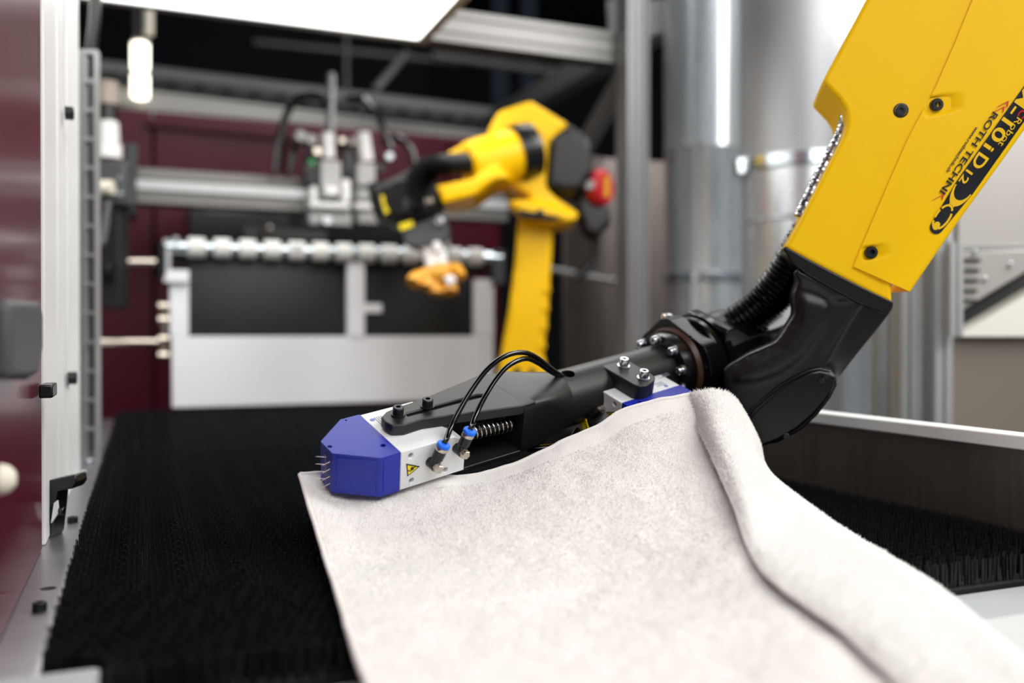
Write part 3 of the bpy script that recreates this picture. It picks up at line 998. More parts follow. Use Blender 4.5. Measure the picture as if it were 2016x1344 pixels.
# forearm: black collar ring then a slotted yellow tube
A0, A1 = at_d(*c4([(705, 335)])[0], DR - 0.12), at_d(*c4([(560, 372)])[0], DR - 0.16)
ax = (A1 - A0).normalized()
MB().lathe(A0 - ax * 0.045, ax, [(0, 0.079), (0.045, 0.083), (0.06, 0.078)], 40).build('collar', M_BLKPL, r2, label='black collar ring')
mb = MB().lathe(A0, ax, [(0, 0.074), (0.12, 0.071), (0.16, 0.066)], 40)
mb.pxprism(c4([(600, 235), (480, 285), (368, 343), (372, 362), (430, 350), (540, 330), (580, 380), (600, 400)]), DR - 0.2, 0.2)
mb.pxprism(c4([(610, 395), (545, 432), (345, 472), (380, 552), (515, 518), (600, 452), (680, 440)]), DR - 0.24, 0.24)
cast('forearm', mb, M_YEL2, r2, 0.008, 4)
hp = crv([at_d(*c4([q])[0], dd) for q, dd in (((590, 372), DR - 0.13), ((540, 372), DR - 0.17), ((450, 380), DR - 0.21), ((360, 384), DR - 0.24), ((300, 402), DR - 0.25), ((264, 452), DR - 0.25), ((252, 520), DR - 0.24), ((258, 570), DR - 0.22))], 24)
mb = MB().tube(hp, [0.029 + 0.0015 * (1 if i % 2 else -1) for i in range(len(hp))], 14)
mb.build('hose', M_BLKPL, r2, label='black corrugated hose')
mb = MB().pxprism(c4([(66, 480), (135, 448), (230, 398), (320, 372), (352, 420), (372, 545), (330, 600), (255, 640), (150, 642), (86, 590)]), DR - 0.2, 0.16)
mb.lathe(at_d(*c4([(105, 545)])[0], DR - 0.12), at_d(*c4([(60, 555)])[0], DR - 0.12) - at_d(*c4([(105, 545)])[0], DR - 0.12), [(-0.03, 0.06), (0.02, 0.06)], 24)
cast('wrist', mb, M_BLK, r2, 0.007, 6)
MB().lathe(at_d(*c4([(205, 530)])[0], DR - 0.205), -FW, [(-0.02, 0.055), (0.006, 0.055), (0.012, 0.048)], 32).build('wrist_cap', M_BLKSAT, r2)
MB().pxprism(c4([(108, 520), (124, 516), (146, 588), (128, 598)]), DR - 0.215, 0.006).build('label_strip', M_YLAB, r2, label='yellow label strip on the wrist')
MB().pxprism(c4([(230, 588), (258, 572), (266, 590), (236, 604)]), DR - 0.215, 0.01).build('wrist_clip', M_SIL, r2)
for x, y in ((288, 548), (306, 542), (328, 540)):
    MB().lathe(at_d(*c4([(x, y)])[0], DR - 0.21), -FW, [(-0.02, 0.009), (0.004, 0.009), (0.008, 0.006)], 14).build('fitting', M_NICK, r2)
# motor block at rear
mb = MB().pxprism(c4([(960, 505), (1030, 470), (1105, 560), (1110, 640), (1060, 690), (1010, 690), (975, 610)]), DR - 0.02, 0.14)
cast('motor_block', mb, M_BLKPL, r2, 0.008, 4)
mc = at_d(*c4([(1068, 482)])[0], DR - 0.03)
ma = (RT * 0.8 - FW * 0.6).normalized()
MB().lathe(mc - ma * 0.03, ma, [(0, 0.045), (0.008, 0.052), (0.035, 0.054), (0.045, 0.045), (0.046, 0.02)], 32).build('motor_cap', M_RED, r2, label='round red motor cap')
MB().lathe(mc - FW * 0.03 - RT * 0.04, -FW, [(0, 0.014), (0.02, 0.014)], 16).build('plug', M_ALUM, r2)
MB().box(mc + ma * 0.016, (0.004, 0.03, 0.06), (ma, ma.cross(Vector((0, 0, 1))), Vector((0, 0, 1)))).build('motor_label', M_ORANGE, r2)
mb = MB().tube(crv([at_d(*c4([q])[0], DR + 0.05) for q in ((1040, 660), (1035, 760), (1010, 830), (940, 880))], 8), 0.014, 10)
mb.build('motor_cable', M_BLKPL, r2)

# picking gripper on the second robot
pg = thing('picking_gripper', 'orange fingered picking gripper under the far robot wrist', 'gripper', at_d(*c4([(355, 950)])[0], DR - 0.2))
mb = MB().pxprism(c4([(196, 660), (372, 600), (400, 640), (402, 712), (268, 745), (215, 730)]), DR - 0.2, 0.12)
mb.build('mounting_plate', M_GREYP, pg, bevel=0.006)
MB().pxprism(c4([(188, 642), (246, 625), (252, 650), (196, 668)]), DR - 0.21, 0.006).build('label_strip', M_YLAB, pg, label='yellow label strip')
for (p, q) in (((295, 705), (338, 845)), ((345, 705), (382, 835))):
    a, b = at_d(*c4([p])[0], DR - 0.17), at_d(*c4([q])[0], DR - 0.17)
    mb = MB()
    n = 12
    mb.tube([a.lerp(b, i / n) for i in range(n + 1)], [0.016 + 0.004 * (i % 2) for i in range(n + 1)], 14)
    mb.build('spring_rod', M_ALUW, pg)
MB().pxprism(c4([(330, 715), (362, 706), (374, 750), (342, 764)]), DR - 0.2, 0.03).build('valve', M_ALUW, pg, bevel=0.004)
MB().pxprism(c4([(385, 715), (404, 708), (412, 760), (396, 765)]), DR - 0.18, 0.02).build('side_plate', M_ALUM, pg, bevel=0.002)
MB().pxprism(c4([(300, 840), (400, 815), (420, 850), (330, 880)]), DR - 0.2, 0.06).build('finger_base', M_ALUW, pg, bevel=0.004)
for pts, r in (([(330, 855), (290, 870), (262, 880), (250, 900)], 0.022), ([(345, 870), (320, 890), (310, 920)], 0.022), ([(365, 870), (355, 905), (350, 945)], 0.02),
               ([(390, 870), (405, 905), (408, 940)], 0.022), ([(405, 855), (430, 845), (440, 825)], 0.017), ([(410, 850), (450, 850), (458, 870)], 0.015), ([(340, 862), (380, 858), (420, 862)], 0.03)):
    mb = MB().tube(crv([at_d(*c4([q])[0], DR - 0.22 - 0.01 * i) for i, q in enumerate(pts)], 5), r, 12)
    mb.build('finger', M_ORANGE, pg)
MB().pxprism(c4([(380, 872), (420, 858), (438, 885), (405, 912)]), DR - 0.27, 0.02).build('finger_pad', M_ALUW, pg, bevel=0.004)
bolt('bolt', at_d(*c4([(362, 630)])[0], DR - 0.21), -FW, 0.012, 0.008, M_SIL, pg)

# ================================================================== GRIPPER TOOL FRAME (measured on the photo)
TL = cam2w((0.80100424, 0.18644997, 0.56888365)).normalized()
TW = cam2w((-0.59311354, 0.37619689, 0.71182317)).normalized()
THH = cam2w((0.08129285, 0.90758598, -0.41192131)).normalized()
P0 = C + cam2w((-0.11690393, -0.11681547, 0.96))


def T(l, w_, h):
    return P0 + TL * l + TW * w_ + THH * h


def on_h(px, py, h):
    return at_plane(px, py, P0 + THH * h, THH)


def on_w(px, py, v):
    return at_plane(px, py, P0 + TW * v, TW)


def on_l(px, py, v):
    return at_plane(px, py, P0 + TL * v, TL)


def needle_gripper(label, org, ex, ey, ez, lw, ww, hh, fit_face_label):
    """ex runs from the needle head back along the body, ey across, ez up; fittings on the ey=0 side"""
    def G(x, y, z):
        return org + ex * x + ey * y + ez * z
    g = thing('needle_gripper', label, 'gripper', G(0, ww / 2, -hh), 'needle gripper blocks')
    mb = MB()
    mb.prism([G(0.0005, 0, 0), G(lw * 0.82, 0, 0), G(lw, 0, -0.009), G(lw, 0, -hh), G(0.0005, 0, -hh)], ey * ww)
    body = mb.build('housing', M_WHT, g)
    cut = MB()
    for x, z in ((0.0127, -0.0075), (0.0150, -0.0395), (0.0585, -0.0395)):
        cut.cyl(G(x, -0.01, z), G(x, 0.008, z), 0.0031, seg=20)
    boolean(body, _shift(cut, WM[body.name]))
    body.modifiers.new('b', 'BEVEL')
    b = body.modifiers['b']
    b.width, b.segments, b.limit_method, b.angle_limit = 0.0009, 2, 'ANGLE', math.radians(40)
    s1, s2, w1 = 0.0234, 0.0627, ww * 0.352
    hexa = [(0, 0), (-s1, 0), (-s2, w1), (-s2, ww - w1), (-s1, ww), (0, ww)]
    mb = MB().prism([G(x, y, 0.0008) for x, y in hexa], ez * -(hh + 0.0014))
    head = mb.build('needle_head', M_BLUE, g, label='blue needle head')
    cut = MB()
    for (x, y, r, dp) in ((-0.0191, ww - 0.0045, 0.0014, 0.006), (-0.0095, 0.0205, 0.0031, 0.012), (-0.0592, ww * 0.495, 0.0027, 0.003)):
        cut.cyl(G(x, y, 0.01), G(x, y, -dp), r, seg=20)
    boolean(head, _shift(cut, WM[head.name]))
    # inset cover plates on the slanted faces
    mb = MB()
    e = (G(-s2, w1, 0) - G(-s1, 0, 0))
    n_ = ez.cross(e).normalized()
    if n_.dot(ex) > 0:
        n_ = -n_
    c_ = (G(-s1, 0, 0) + G(-s2, w1, 0)) / 2 - ez * hh / 2
    mb.box(c_ + n_ * 0.0003, (e.length * 0.82, 0.0012, hh * 0.86), (e.normalized(), n_, ez))
    mb.build('cover_plate', M_BLUE, head, bevel=0.0003)
    mb = MB().box(G(-s1 * 0.5, -0.0002, -hh / 2), (s1 * 0.72, 0.001, hh * 0.9), (ex, ey, ez))
    mb.build('cover_plate', M_BLUE, head, bevel=0.0003)
    bolt('screw', G(-0.0592, ww * 0.495, -0.0029), ez, 0.0021, 0.0022, M_NICK, head)
    # crossing needles sticking out of the narrow end
    for k in range(4):
        z = -0.012 - 0.009 * k
        for s in (-1, 1):
            y = ww / 2 + s * 0.004 - 0.004
            a = G(-s2 + 0.002, y, z)
            b = G(-s2 - 0.0095, y + s * 0.003 + 0.003, z + 0.002 * s - 0.001)
            MB().cyl(a, b, 0.00055, 0.00018, 8).build('needle', M_NEED, g)
        a = G(-s2 - 0.001, ww / 2 + 0.002, z + 0.003)
        b = G(-s2 - 0.006, ww / 2 - 0.012, z - 0.006)
        MB().cyl(a, b, 0.0005, 0.0002, 8).build('needle', M_NEED, g)
    # warning triangle
    tri = MB().prism([G(0.0072, -0.0004, -0.0155), G(0.0245, -0.0004, -0.0240), G(0.0092, -0.0004, -0.0322)], ey * 0.0003)
    tri.build('warning_border', M_BLKPL, body)
    MB().prism([G(0.0086, -0.0007, -0.0178), G(0.0215, -0.0007, -0.0241), G(0.0101, -0.0007, -0.0302)], ey * 0.0003).build('warning_sign', M_YLAB, body, label='yellow warning triangle')
    mb = MB()
    mb.lathe(G(0.0145, -0.0009, -0.0235), -ey, [(0, 0.0021), (0.0002, 0.0021)], 14)
    mb.box(G(0.0112, -0.0009, -0.0252), (0.0045, 0.0004, 0.0009), ((ex - ez * 0.4).normalized(), ey, (ez + ex * 0.4).normalized()))
    mb.box(G(0.0175, -0.0009, -0.0228), (0.003, 0.0004, 0.0008), ((ex + ez * 0.4).normalized(), ey, (ez - ex * 0.4).normalized()))
    mb.build('warning_pictogram', M_BLKPL, body)
    # fine print on top
    mb = MB()
    for i in range(4):
        L_ = 0.016 - 0.003 * (i % 2)
        mb.box(G(0.0115 + 0.0026 * i, ww * 0.86 - L_ / 2, 0.0003), (0.0008, L_, 0.0002), (ex, ey, ez))
    mb.build('fine_print', M_GTXT, body)
    MB().lathe(G(0.0075, ww * 0.82, 0.0002), ez, [(0, 0.0028), (0.0002, 0.0028)], 18).build('logo_dot', M_BTXT, body)
    return g, G


def _shift(mbx, M):
    inv = M.inverted()
    mbx.v = [tuple(inv @ Vector(v)) for v in mbx.v]
    return mbx


# NOTE the boolean cutter is given in the part's local space
_old_boolean = boolean


def boolean(o, cutter):
    bm_ = o.matrix_basis.copy()
    par, pinv = o.parent, o.matrix_parent_inverse.copy()
    o.parent = None
    o.matrix_basis = Matrix.Identity(4)
    _old_boolean(o, cutter)
    o.parent = par
    o.matrix_parent_inverse = pinv
    o.matrix_basis = bm_
    return o


g1, G1 = needle_gripper('front needle gripper with visible needles and two hose fittings', T(0, 0, 0), TL, TW, THH, 0.0831, 0.0913, 0.0469, '')
g2, G2 = needle_gripper('rear needle gripper half hidden behind the towel top, beside the tube', T(0.299, -0.0214, -0.007), TW, TL, THH, 0.066, 0.1019, 0.0469, '')


def push_fitting(parent, base, top, axis_out, hexc, silver=True):
    """black angled push-in fitting: banjo screw + barrel + nickel ring + blue collar"""
    base, top = Vector(base), Vector(top)
    ax = (top - base).normalized()
    L_ = (top - base).length
    f = MB()
    f.lathe(base - ax * 0.004, ax, [(0, 0.0045), (0.003, 0.0056), (0.009, 0.0056), (0.0095, 0.0066), (L_ * 0.8, 0.0068), (L_ * 0.8 + 0.001, 0.006)], 22)
    f.lathe(hexc + axis_out * -0.016, axis_out, [(0, 0.006), (0.0145, 0.006)], 22)
    ft = f.build('fitting', M_BLKPL, parent, bevel=0.0004)
    MB().lathe(base + ax * (L_ * 0.8 - 0.003), ax, [(0, 0.0071), (0.003, 0.0074), (0.004, 0.0069)], 24).build('nickel_ring', M_NICK, ft)
    MB().lathe(base + ax * (L_ * 0.8 + 0.0012), ax, [(0, 0.006), (0.0005, 0.0075), (0.003, 0.0075), (0.0042, 0.0066), (0.0042, 0.0032)], 24).build('collar', M_CYAN, ft, label='blue release collar')
    mb = MB().lathe(hexc, axis_out, [(-0.002, 0.0058), (0, 0.0058), (0, 0.0052), (0.004, 0.0052), (0.0046, 0.0046)], 6)
    mb.build('banjo_screw', M_NICK, ft, label='nickel hexagon screw', smooth=20)
    return ft


w_out = -0.016
h1 = on_w(862.5, 922, w_out)
t1 = on_w(874.5, 873, w_out + 0.002)
push_fitting(g1, h1 + TW * 0.007 + (t1 - h1) * 0.12, t1, -TW, h1 + TW * 0.001)
h2 = on_w(915, 894, w_out)
t2 = on_w(926, 846, w_out + 0.002)
push_fitting(g1, h2 + TW * 0.007 + (t2 - h2) * 0.12, t2, -TW, h2 + TW * 0.001)

# air hoses from the fittings into the tube
hole = on_h(1118, 735, 0.0125)
for st, pts, lab, off in ((t1, [(1040, 840), (1078, 740), (1160, 585), (1250, 440), (1335, 330), (1430, 250), (1530, 207), (1625, 203), (1705, 238), (1785, 300), (1860, 355)], 'front glossy black air hose arching from the left blue collar into the tube', 0.0),
                          (t2, [(1228, 740), (1265, 640), (1332, 510), (1398, 405), (1475, 315), (1560, 262), (1640, 246), (1720, 280), (1800, 335), (1865, 372)], 'second glossy black air hose arching from the right blue collar into the tube', 0.003)):
    P = [Vector(st) + (THH * 0.001)]
    d0 = (Vector(st) - C).dot(FW)
    d1 = (hole - C).dot(FW) - 0.008
    n = len(pts)
    for i, (x, y) in enumerate(pts):
        t = (i + 0.5) / n
        P.append(at_d(600 + x / 3.734, 640 + y / 3.734, d0 + (d1 - d0) * (t ** 0.9) + off))
    P.append(hole + TL * 0.006 - THH * 0.012)
    tag(MB().tube(crv(P, 6), 0.0031, 14).build('air_hose', M_RUB), lab, 'hose', 'air hoses of the front gripper')

# ------------------------------------------------------------------ tool carrier: tube and fork
AX_W, AX_H, TR = 0.046, -0.0235, 0.0365
tc_ = thing('tool_carrier', 'matt black printed tube and fork carrying both needle grippers', 'tool', T(0.2, AX_W, -0.06))


def ring_rect(l, wc, hc_, hw, hh, r, n=48):
    out = []
    for k in range(n):
        a = 2 * math.pi * k / n
        ca, sa = math.cos(a), math.sin(a)
        p = r
        e = 2.0 / p
        x = math.copysign(abs(ca) ** e, ca) * hw
        y = math.copysign(abs(sa) ** e, sa) * hh
        out.append(T(l, wc + x, hc_ + y))
    return out


# main tube with block-to-tube transition
mb = MB()
rings = [ring_rect(0.1655, AX_W, -0.020, 0.0435, 0.0335, 14), ring_rect(0.200, AX_W, -0.020, 0.0435, 0.0335, 9), ring_rect(0.222, AX_W, -0.0215, 0.0405, 0.0345, 4),
         ring_rect(0.246, AX_W, -0.023, 0.0378, 0.0365, 2.2), ring_rect(0.25, AX_W, AX_H, TR + 0.0006, TR, 2), ring_rect(0.252, AX_W, AX_H, TR, TR, 2), ring_rect(0.437, AX_W, AX_H, TR, TR, 2)]
mb.loft(rings)
tubeo = mb.build('tube', M_PRINT, tc_, smooth=40)
cut = MB().cyl(hole + THH * 0.03 - TL * 0.012, hole - THH * 0.03 + TL * 0.012, 0.0085, seg=28)
boolean(tubeo, _shift(cut, WM[tubeo.name]))
# fork upper plate (tapers to a chamfered tip)
top = [(0.006, 0.046), (0.0075, 0.056), (0.018, 0.0635), (0.030, 0.0665), (0.0667, 0.0705), (0.157, 0.0895), (0.182, 0.0885), (0.182, 0.0035), (0.1594, 0.0030), (0.0454, 0.0302), (0.0207, 0.0285), (0.0082, 0.034), (0.006, 0.042)]
mb = MB().prism([T(l, v, 0.0134) for l, v in top], THH * -0.0125)
plate = mb.build('upper_fork', M_PRINT, tc_)
cut = MB().prism([T(0.034, 0.0425, 0.03), T(0.132, 0.0425, 0.03), T(0.1365, 0.046, 0.03), T(0.132, 0.0495, 0.03), T(0.034, 0.0495, 0.03)], THH * -0.022)
boolean(plate, _shift(cut, WM[plate.name]))
bv = plate.modifiers.new('b', 'BEVEL')
bv.width, bv.segments, bv.limit_method, bv.angle_limit = 0.0016, 2, 'ANGLE', math.radians(35)
mb = MB().prism([T(0.085, 0.004, -0.0475), T(0.1658, 0.0025, -0.0475), T(0.1658, 0.0900, -0.0475), T(0.085, 0.0860, -0.0475)], THH * -0.0062)
mb.build('lower_fork', M_PRINT, tc_, bevel=0.0012)
mb = MB().mm((0, 0, 0), (1, 1, 1))
mb.v = [tuple(T(0.085 + 0.0808 * v[0], 0.058 + 0.028 * v[1], -0.0475 + 0.0480 * v[2])) for v in mb.v]
mb.build('rear_web', M_PRINT, tc_)
for px, py in ((784, 808), (842, 792)):
    p = on_h(px, py, 0.0185)
    l, v = (p - P0).dot(TL), (p - P0).dot(TW)
    bolt('bolt', T(l, v, 0.0134), THH, 0.0062, 0.0085, M_BOLT, tc_, washer=0.0016, label='blackened cap screw')
# spring on guide rod inside the fork
sa, sb_ = on_w(928, 851, 0.018), on_w(1004, 834, 0.018)
MB().cyl(sa, sb_, 0.0062, seg=20).build('guide_rod', M_BOLT, tc_)
N_ = 9
hel = [sa.lerp(sb_, i / (N_ * 16)) + (TW * math.cos(2 * math.pi * i / 16) + THH * math.sin(2 * math.pi * i / 16)) * 0.0085 for i in range(N_ * 16 + 1)]
MB().tube(hel, 0.0009, 6).build('spring', M_NICK, tc_)
# clamp arm over the rear gripper
arm = [(0.318, AX_W), (0.318, -0.018), (0.322, -0.0255), (0.331, -0.0275), (0.349, -0.0230), (0.357, -0.016), (0.36, -0.008), (0.36, AX_W)]
MB().prism([T(l, v, 0.0125) for l, v in arm], THH * -0.0193).build('clamp_arm', M_PRINT, tc_, bevel=0.0012)
for px, py in ((1229, 709.5), (1268, 733)):
    p = on_h(px, py, 0.0205)
    bolt('cap_screw', T((p - P0).dot(TL), (p - P0).dot(TW), 0.0125), THH, 0.0062, 0.0095, M_SIL, tc_, washer=0.0015, label='zinc plated cap screw')
# flange ring with screws
LC = T(0, AX_W, AX_H)
MB().lathe(LC, TL, [(0.432, TR + 0.001), (0.434, 0.050), (0.444, 0.0515), (0.452, 0.0515)], 48).build('mounting_ring', M_BLKSAT, tc_)
for w_, h_ in ((0.0222 - 0.0109, 0.0431), (-0.0206, 0.0395), (0.0361, 0.0261), (-0.040, 0.0195), (-0.0445, -0.005), (0.044, 0.002)):
    s_ = 0.0445 / math.hypot(w_, h_)
    bolt('ring_screw', LC + TL * 0.4335 + TW * (w_ * s_) + THH * (h_ * s_), -TL, 0.0055, 0.0095, M_SIL, tc_, washer=0.001, label='bright ring screw')

# fittings of the rear gripper and its yellow cable tag
fl = 0.299
for px, py in ((1186, 803), (1154, 789)):
    p = on_l(px, py, fl)
    MB().lathe(p, -TL, [(-0.002, 0.0062), (0.006, 0.0062), (0.0065, 0.0054), (0.012, 0.0054)], 20).build('nickel_stub', M_NICK, g2)
e0 = on_l(1172, 812, fl - 0.012)
mb = MB().tube(crv([on_l(1180, 806, fl - 0.008), e0, on_l(1163, 822, fl - 0.016), on_l(1166, 838, fl - 0.016), on_l(1171, 852, fl - 0.014)], 5), 0.0068, 16)
mb.build('elbow_fitting', M_BLKPL, g2, label='black elbow fitting')
MB().lathe(on_l(1168, 843, fl - 0.015), -THH, [(0, 0.0075), (0.004, 0.0075)], 20).build('collar', M_CYAN, g2)
MB().cyl(on_l(1150, 817, fl - 0.02), on_l(1157, 815, fl - 0.02), 0.004).build('collar', M_CYAN, g2)
yt = MB().prism([on_l(x, y, fl - 0.022) for x, y in ((1146, 828), (1155, 822), (1160, 841), (1152, 852))], -TL * 0.002)
ytg = yt.build('cable_tag', M_YLAB, g2, label='yellow cable tag reading 02Y2')
tag_hose = MB().tube(crv([T(0.27, 0.02, -0.058), T(0.25, 0.01, -0.062), T(0.22, 0.01, -0.063), T(0.19, 0.02, -0.062)], 6), 0.004, 12)
tag(tag_hose.build('air_hose', M_RUB), 'short black air hose running under the tool tube', 'hose')


def text_mesh(s, size, extr=0.0, bold=0.0):
    cu = bpy.data.curves.new('t', 'FONT')
    cu.body = s
    cu.size = size
    cu.extrude = extr
    cu.offset = bold
    cu.resolution_u = 4
    o = bpy.data.objects.new('t', cu)
    COL.objects.link(o)
    bpy.context.view_layer.update()
    me = bpy.data.meshes.new_from_object(o.evaluated_get(bpy.context.evaluated_depsgraph_get()))
    v = np.array([x.co[:] for x in me.vertices])
    f = [tuple(p.vertices) for p in me.polygons]
    bpy.data.objects.remove(o)
    bpy.data.meshes.remove(me)
    return v, f


v, f = text_mesh('02Y2', 0.0085)
a_, b_ = on_l(1156, 845, fl - 0.0245), on_l(1151, 826, fl - 0.0245)
e1_ = (b_ - a_).normalized()
e2_ = TL.cross(e1_).normalized()
if e2_.dot(RT) > 0:
    e2_ = -e2_
mb = MB().add([a_ + e1_ * (p[0] * 0.62) + e2_ * (p[1] * 0.8) - e2_ * 0.002 for p in v], f)
mb.build('tag_text', M_BLKPL, ytg)
# print and grey window on the rear gripper's top
MB().prism([on_h(x, y, -0.0068) for x, y in ((1222, 755), (1232, 751.5), (1249, 761.5), (1239, 765.5))], -THH * 0.0003).build('name_plate', mat('grey name plate', (150, 146, 142), 0.5), g2)
mb = MB()
for x, y in ((1298, 744), (1304, 741), (1301, 738)):
    a, b = on_h(x, y, -0.0068), on_h(x + 14, y - 4, -0.0068)
    mb.tube([a, b], 0.0005, 4)
mb.build('fine_print', M_GTXT, g2)

# ================================================================== FOREGROUND ROBOT
ra_ = thing('robot_arm', 'near yellow robot forearm with black wrist, lettered label on its side', 'robot', at_d(1700, 500, 1.2))
AM = (cam2w((-0.227, -0.042, -0.972))).normalized()       # outward normal of the forearm cheek
AP = at_d(1660, 545, 1.15)
BK = -AM


def A(px, py, h=0.0):
    return at_plane(px, py, AP + AM * h, AM)


arm_poly = [(1545, 487), (1575, 433), (1626, 333), (1660, 268), (1667.5, 240), (1664, 214), (1652, 195), (1624, 166), (1620, 158), (1625, 148), (1705, 0), (1790, -160),
            (2190, -160), (2060, 60), (1950, 215), (1886, 305), (1822, 400), (1778, 470), (1754, 550), (1757, 597), (1700, 569), (1650, 543), (1600, 517)]
mb = MB().prism([A(x, y) for x, y in arm_poly], BK * 0.15)
fa = mb.build('forearm', M_YEL, ra_)
bv = fa.modifiers.new('b', 'BEVEL')
bv.width, bv.segments, bv.limit_method, bv.angle_limit = 0.0055, 4, 'ANGLE', math.radians(50)
# cover panel as a relief surface: seam on the left, rounded long edge on the right
S0, S1 = (1680, 524.5), (1915, 0)
Rp = [(0.0, 1792, 574), (0.12, 1838, 506), (0.25, 1888, 434), (0.42, 1953, 344), (0.58, 2016, 256), (0.8, 2110, 128), (1.0, 2200, 0)]
SEAM = [(0.0, 1680, 524.5), (0.05, 1692, 495), (0.3, 1756, 345), (0.42, 1786, 277), (0.5, 1807, 236), (0.62, 1842, 172), (0.8, 1880, 85), (1.0, 1917, -6)]


def lerp_tab(tab, t):
    for i in range(len(tab) - 1):
        if t <= tab[i + 1][0]:
            k = (t - tab[i][0]) / (tab[i + 1][0] - tab[i][0])
            return tab[i][1] + (tab[i + 1][1] - tab[i][1]) * k, tab[i][2] + (tab[i + 1][2] - tab[i][2]) * k
    return tab[-1][1], tab[-1][2]


def sm(x):
    x = min(1, max(0, x))
    return x * x * (3 - 2 * x)


POCK = [(1840, 208, 1.0), (1712, 497, 0.72)]


def relief(px, py, s, t):
    h = 0.0032
    s0 = 0.50 + 0.22 * sm(t / 0.45)
    h += 0.0016 * sm(s / 0.5)
    h -= 0.009 * sm((s - s0) / (1.02 - s0)) ** 1.3
    if s > 0.9:
        q = (s - 0.9) / 0.1
        h -= 0.010 * (1 - math.sqrt(max(0, 1 - q * q)))
    for bx, by, k in POCK:
        u = (px - bx) * 0.985 - (py - by) * 0.17
        v = (px - bx) * 0.17 + (py - by) * 0.985
        if -26 * k < u < 75 * k and abs(v) < 26 * k:
            wv = 1 - sm((abs(v) - 9 * k) / (13 * k))
            wu = sm((u + 24 * k) / (12 * k)) * (1 - sm((u - 6 * k) / (58 * k)))
            h -= 0.0068 * k * wv * wu
    return h


NSX, NTY = 70, 230
rows, edge = [], []
for j in range(NTY + 1):
    t = -0.0 + 1.25 * j / NTY
    t_ = min(t, 1.0)
    lx, ly = lerp_tab(SEAM, t_)
    rx, ry = lerp_tab(Rp, t_)
    if t > 1:
        lx += (t - 1) * 330
        ly -= (t - 1) * 720
        rx += (t - 1) * 480
        ry -= (t - 1) * 640
    row = []
    row.append(A(lx, ly, -0.002))
    for i in range(NSX + 1):
        s = i / NSX
        px, py = lx + (rx - lx) * s, ly + (ry - ly) * s
        row.append(A(px, py, relief(px, py, s, t)))
    row.append(row[-1] + BK * 0.02 - RT * 0.002)
    row.append(row[-1] + BK * 0.09 - RT * 0.008)
    rows.append(row)
rows.insert(0, [p + BK * 0.006 for p in rows[0]])
mb = MB().grid(rows)
cvr = mb.build('side_cover', M_YEL, ra_, smooth=45)


def st_of(px, py):
    """parameters of a picture point on the cover"""
    lo_, hi_ = 0.0, 1.0
    best = None
    for k in range(60):
        t = (lo_ + hi_) / 2
        lx, ly = lerp_tab(SEAM, t)
        rx, ry = lerp_tab(Rp, t)
        cr = (rx - lx) * (py - ly) - (ry - ly) * (px - lx)
        if cr > 0:
            hi_ = t
        else:
            lo_ = t
    s = ((px - lx) * (rx - lx) + (py - ly) * (ry - ly)) / ((rx - lx) ** 2 + (ry - ly) ** 2)
    return s, t


def on_cover(px, py, lift):
    s, t = st_of(px, py)
    return A(px, py, relief(px, py, s, t) + lift)


seam_pts = [A(*lerp_tab(SEAM, t), 0.0006) for t in [i / 60 for i in range(61)]]
for px, py, h in ((1840, 208, -0.0035), (1712, 497, -0.002)):
    bolt('bolt', A(px, py, h), (AM + RT * 0.25).normalized(), 0.0075, 0.0085, M_BOLT, ra_, label='dark cap screw in its pocket')
rim = MB().lathe(A(1773, 218, -0.002), AM, [(0, 0.0090), (0.0024, 0.0090), (0.0026, 0.0070), (0.0003, 0.0066)], 28, cap=False)
rim.build('plug_rim', M_BOLT, ra_)
bolt('plug_screw', A(1773, 218, -0.0015), AM, 0.0064, 0.0036, M_BOLT, ra_)

# ---- label on the cover
RD = Vector((-0.5565, 0.8309))       # reading direction in the picture
UD = Vector((0.8309, 0.5565))


def dense(poly, step=7):
    out = []
    for i in range(len(poly)):
        a, b = Vector(poly[i]), Vector(poly[(i + 1) % len(poly)])
        n = max(1, int((b - a).length / step))
        out += [a.lerp(b, k / n) for k in range(n)]
    return out


def strip(name, left, right, lift, m, parent, n=60, label=None):
    rows = []
    for i in range(n + 1):
        a, b = left(i / n), right(i / n)
        rows.append([on_cover(a[0] + (b[0] - a[0]) * k / 20, a[1] + (b[1] - a[1]) * k / 20, lift) for k in range(21)])
    return MB().grid(rows).build(name, m, parent, smooth=60, label=label)


def band(t):
    # centre line from the rounded foot up past the frame edge
    x = 1836 + (2091.5 - 1836) * t
    y = 458.5 + (98 - 458.5) * t
    return Vector((x, y))


bdir = (band(1) - band(0)).normalized()
bnor = Vector((-bdir.y, bdir.x))
if bnor.x < 0:
    bnor = -bnor


def bw(t):
    L_ = (band(1) - band(0)).length * t
    R0 = 12.0 + 8.3 * min(1, L_ / 110)
    return math.sqrt(max(0.0, R0 * R0 - max(0, 13 - L_) ** 2 * (R0 * R0 / 169)))


def tq(t):
    return t ** 1.5


strip('label_band', lambda t: band(tq(t)) - bnor * bw(tq(t)), lambda t: band(tq(t)) + bnor * bw(tq(t)), 0.0012, M_DLAB, ra_, 90, 'black label band')


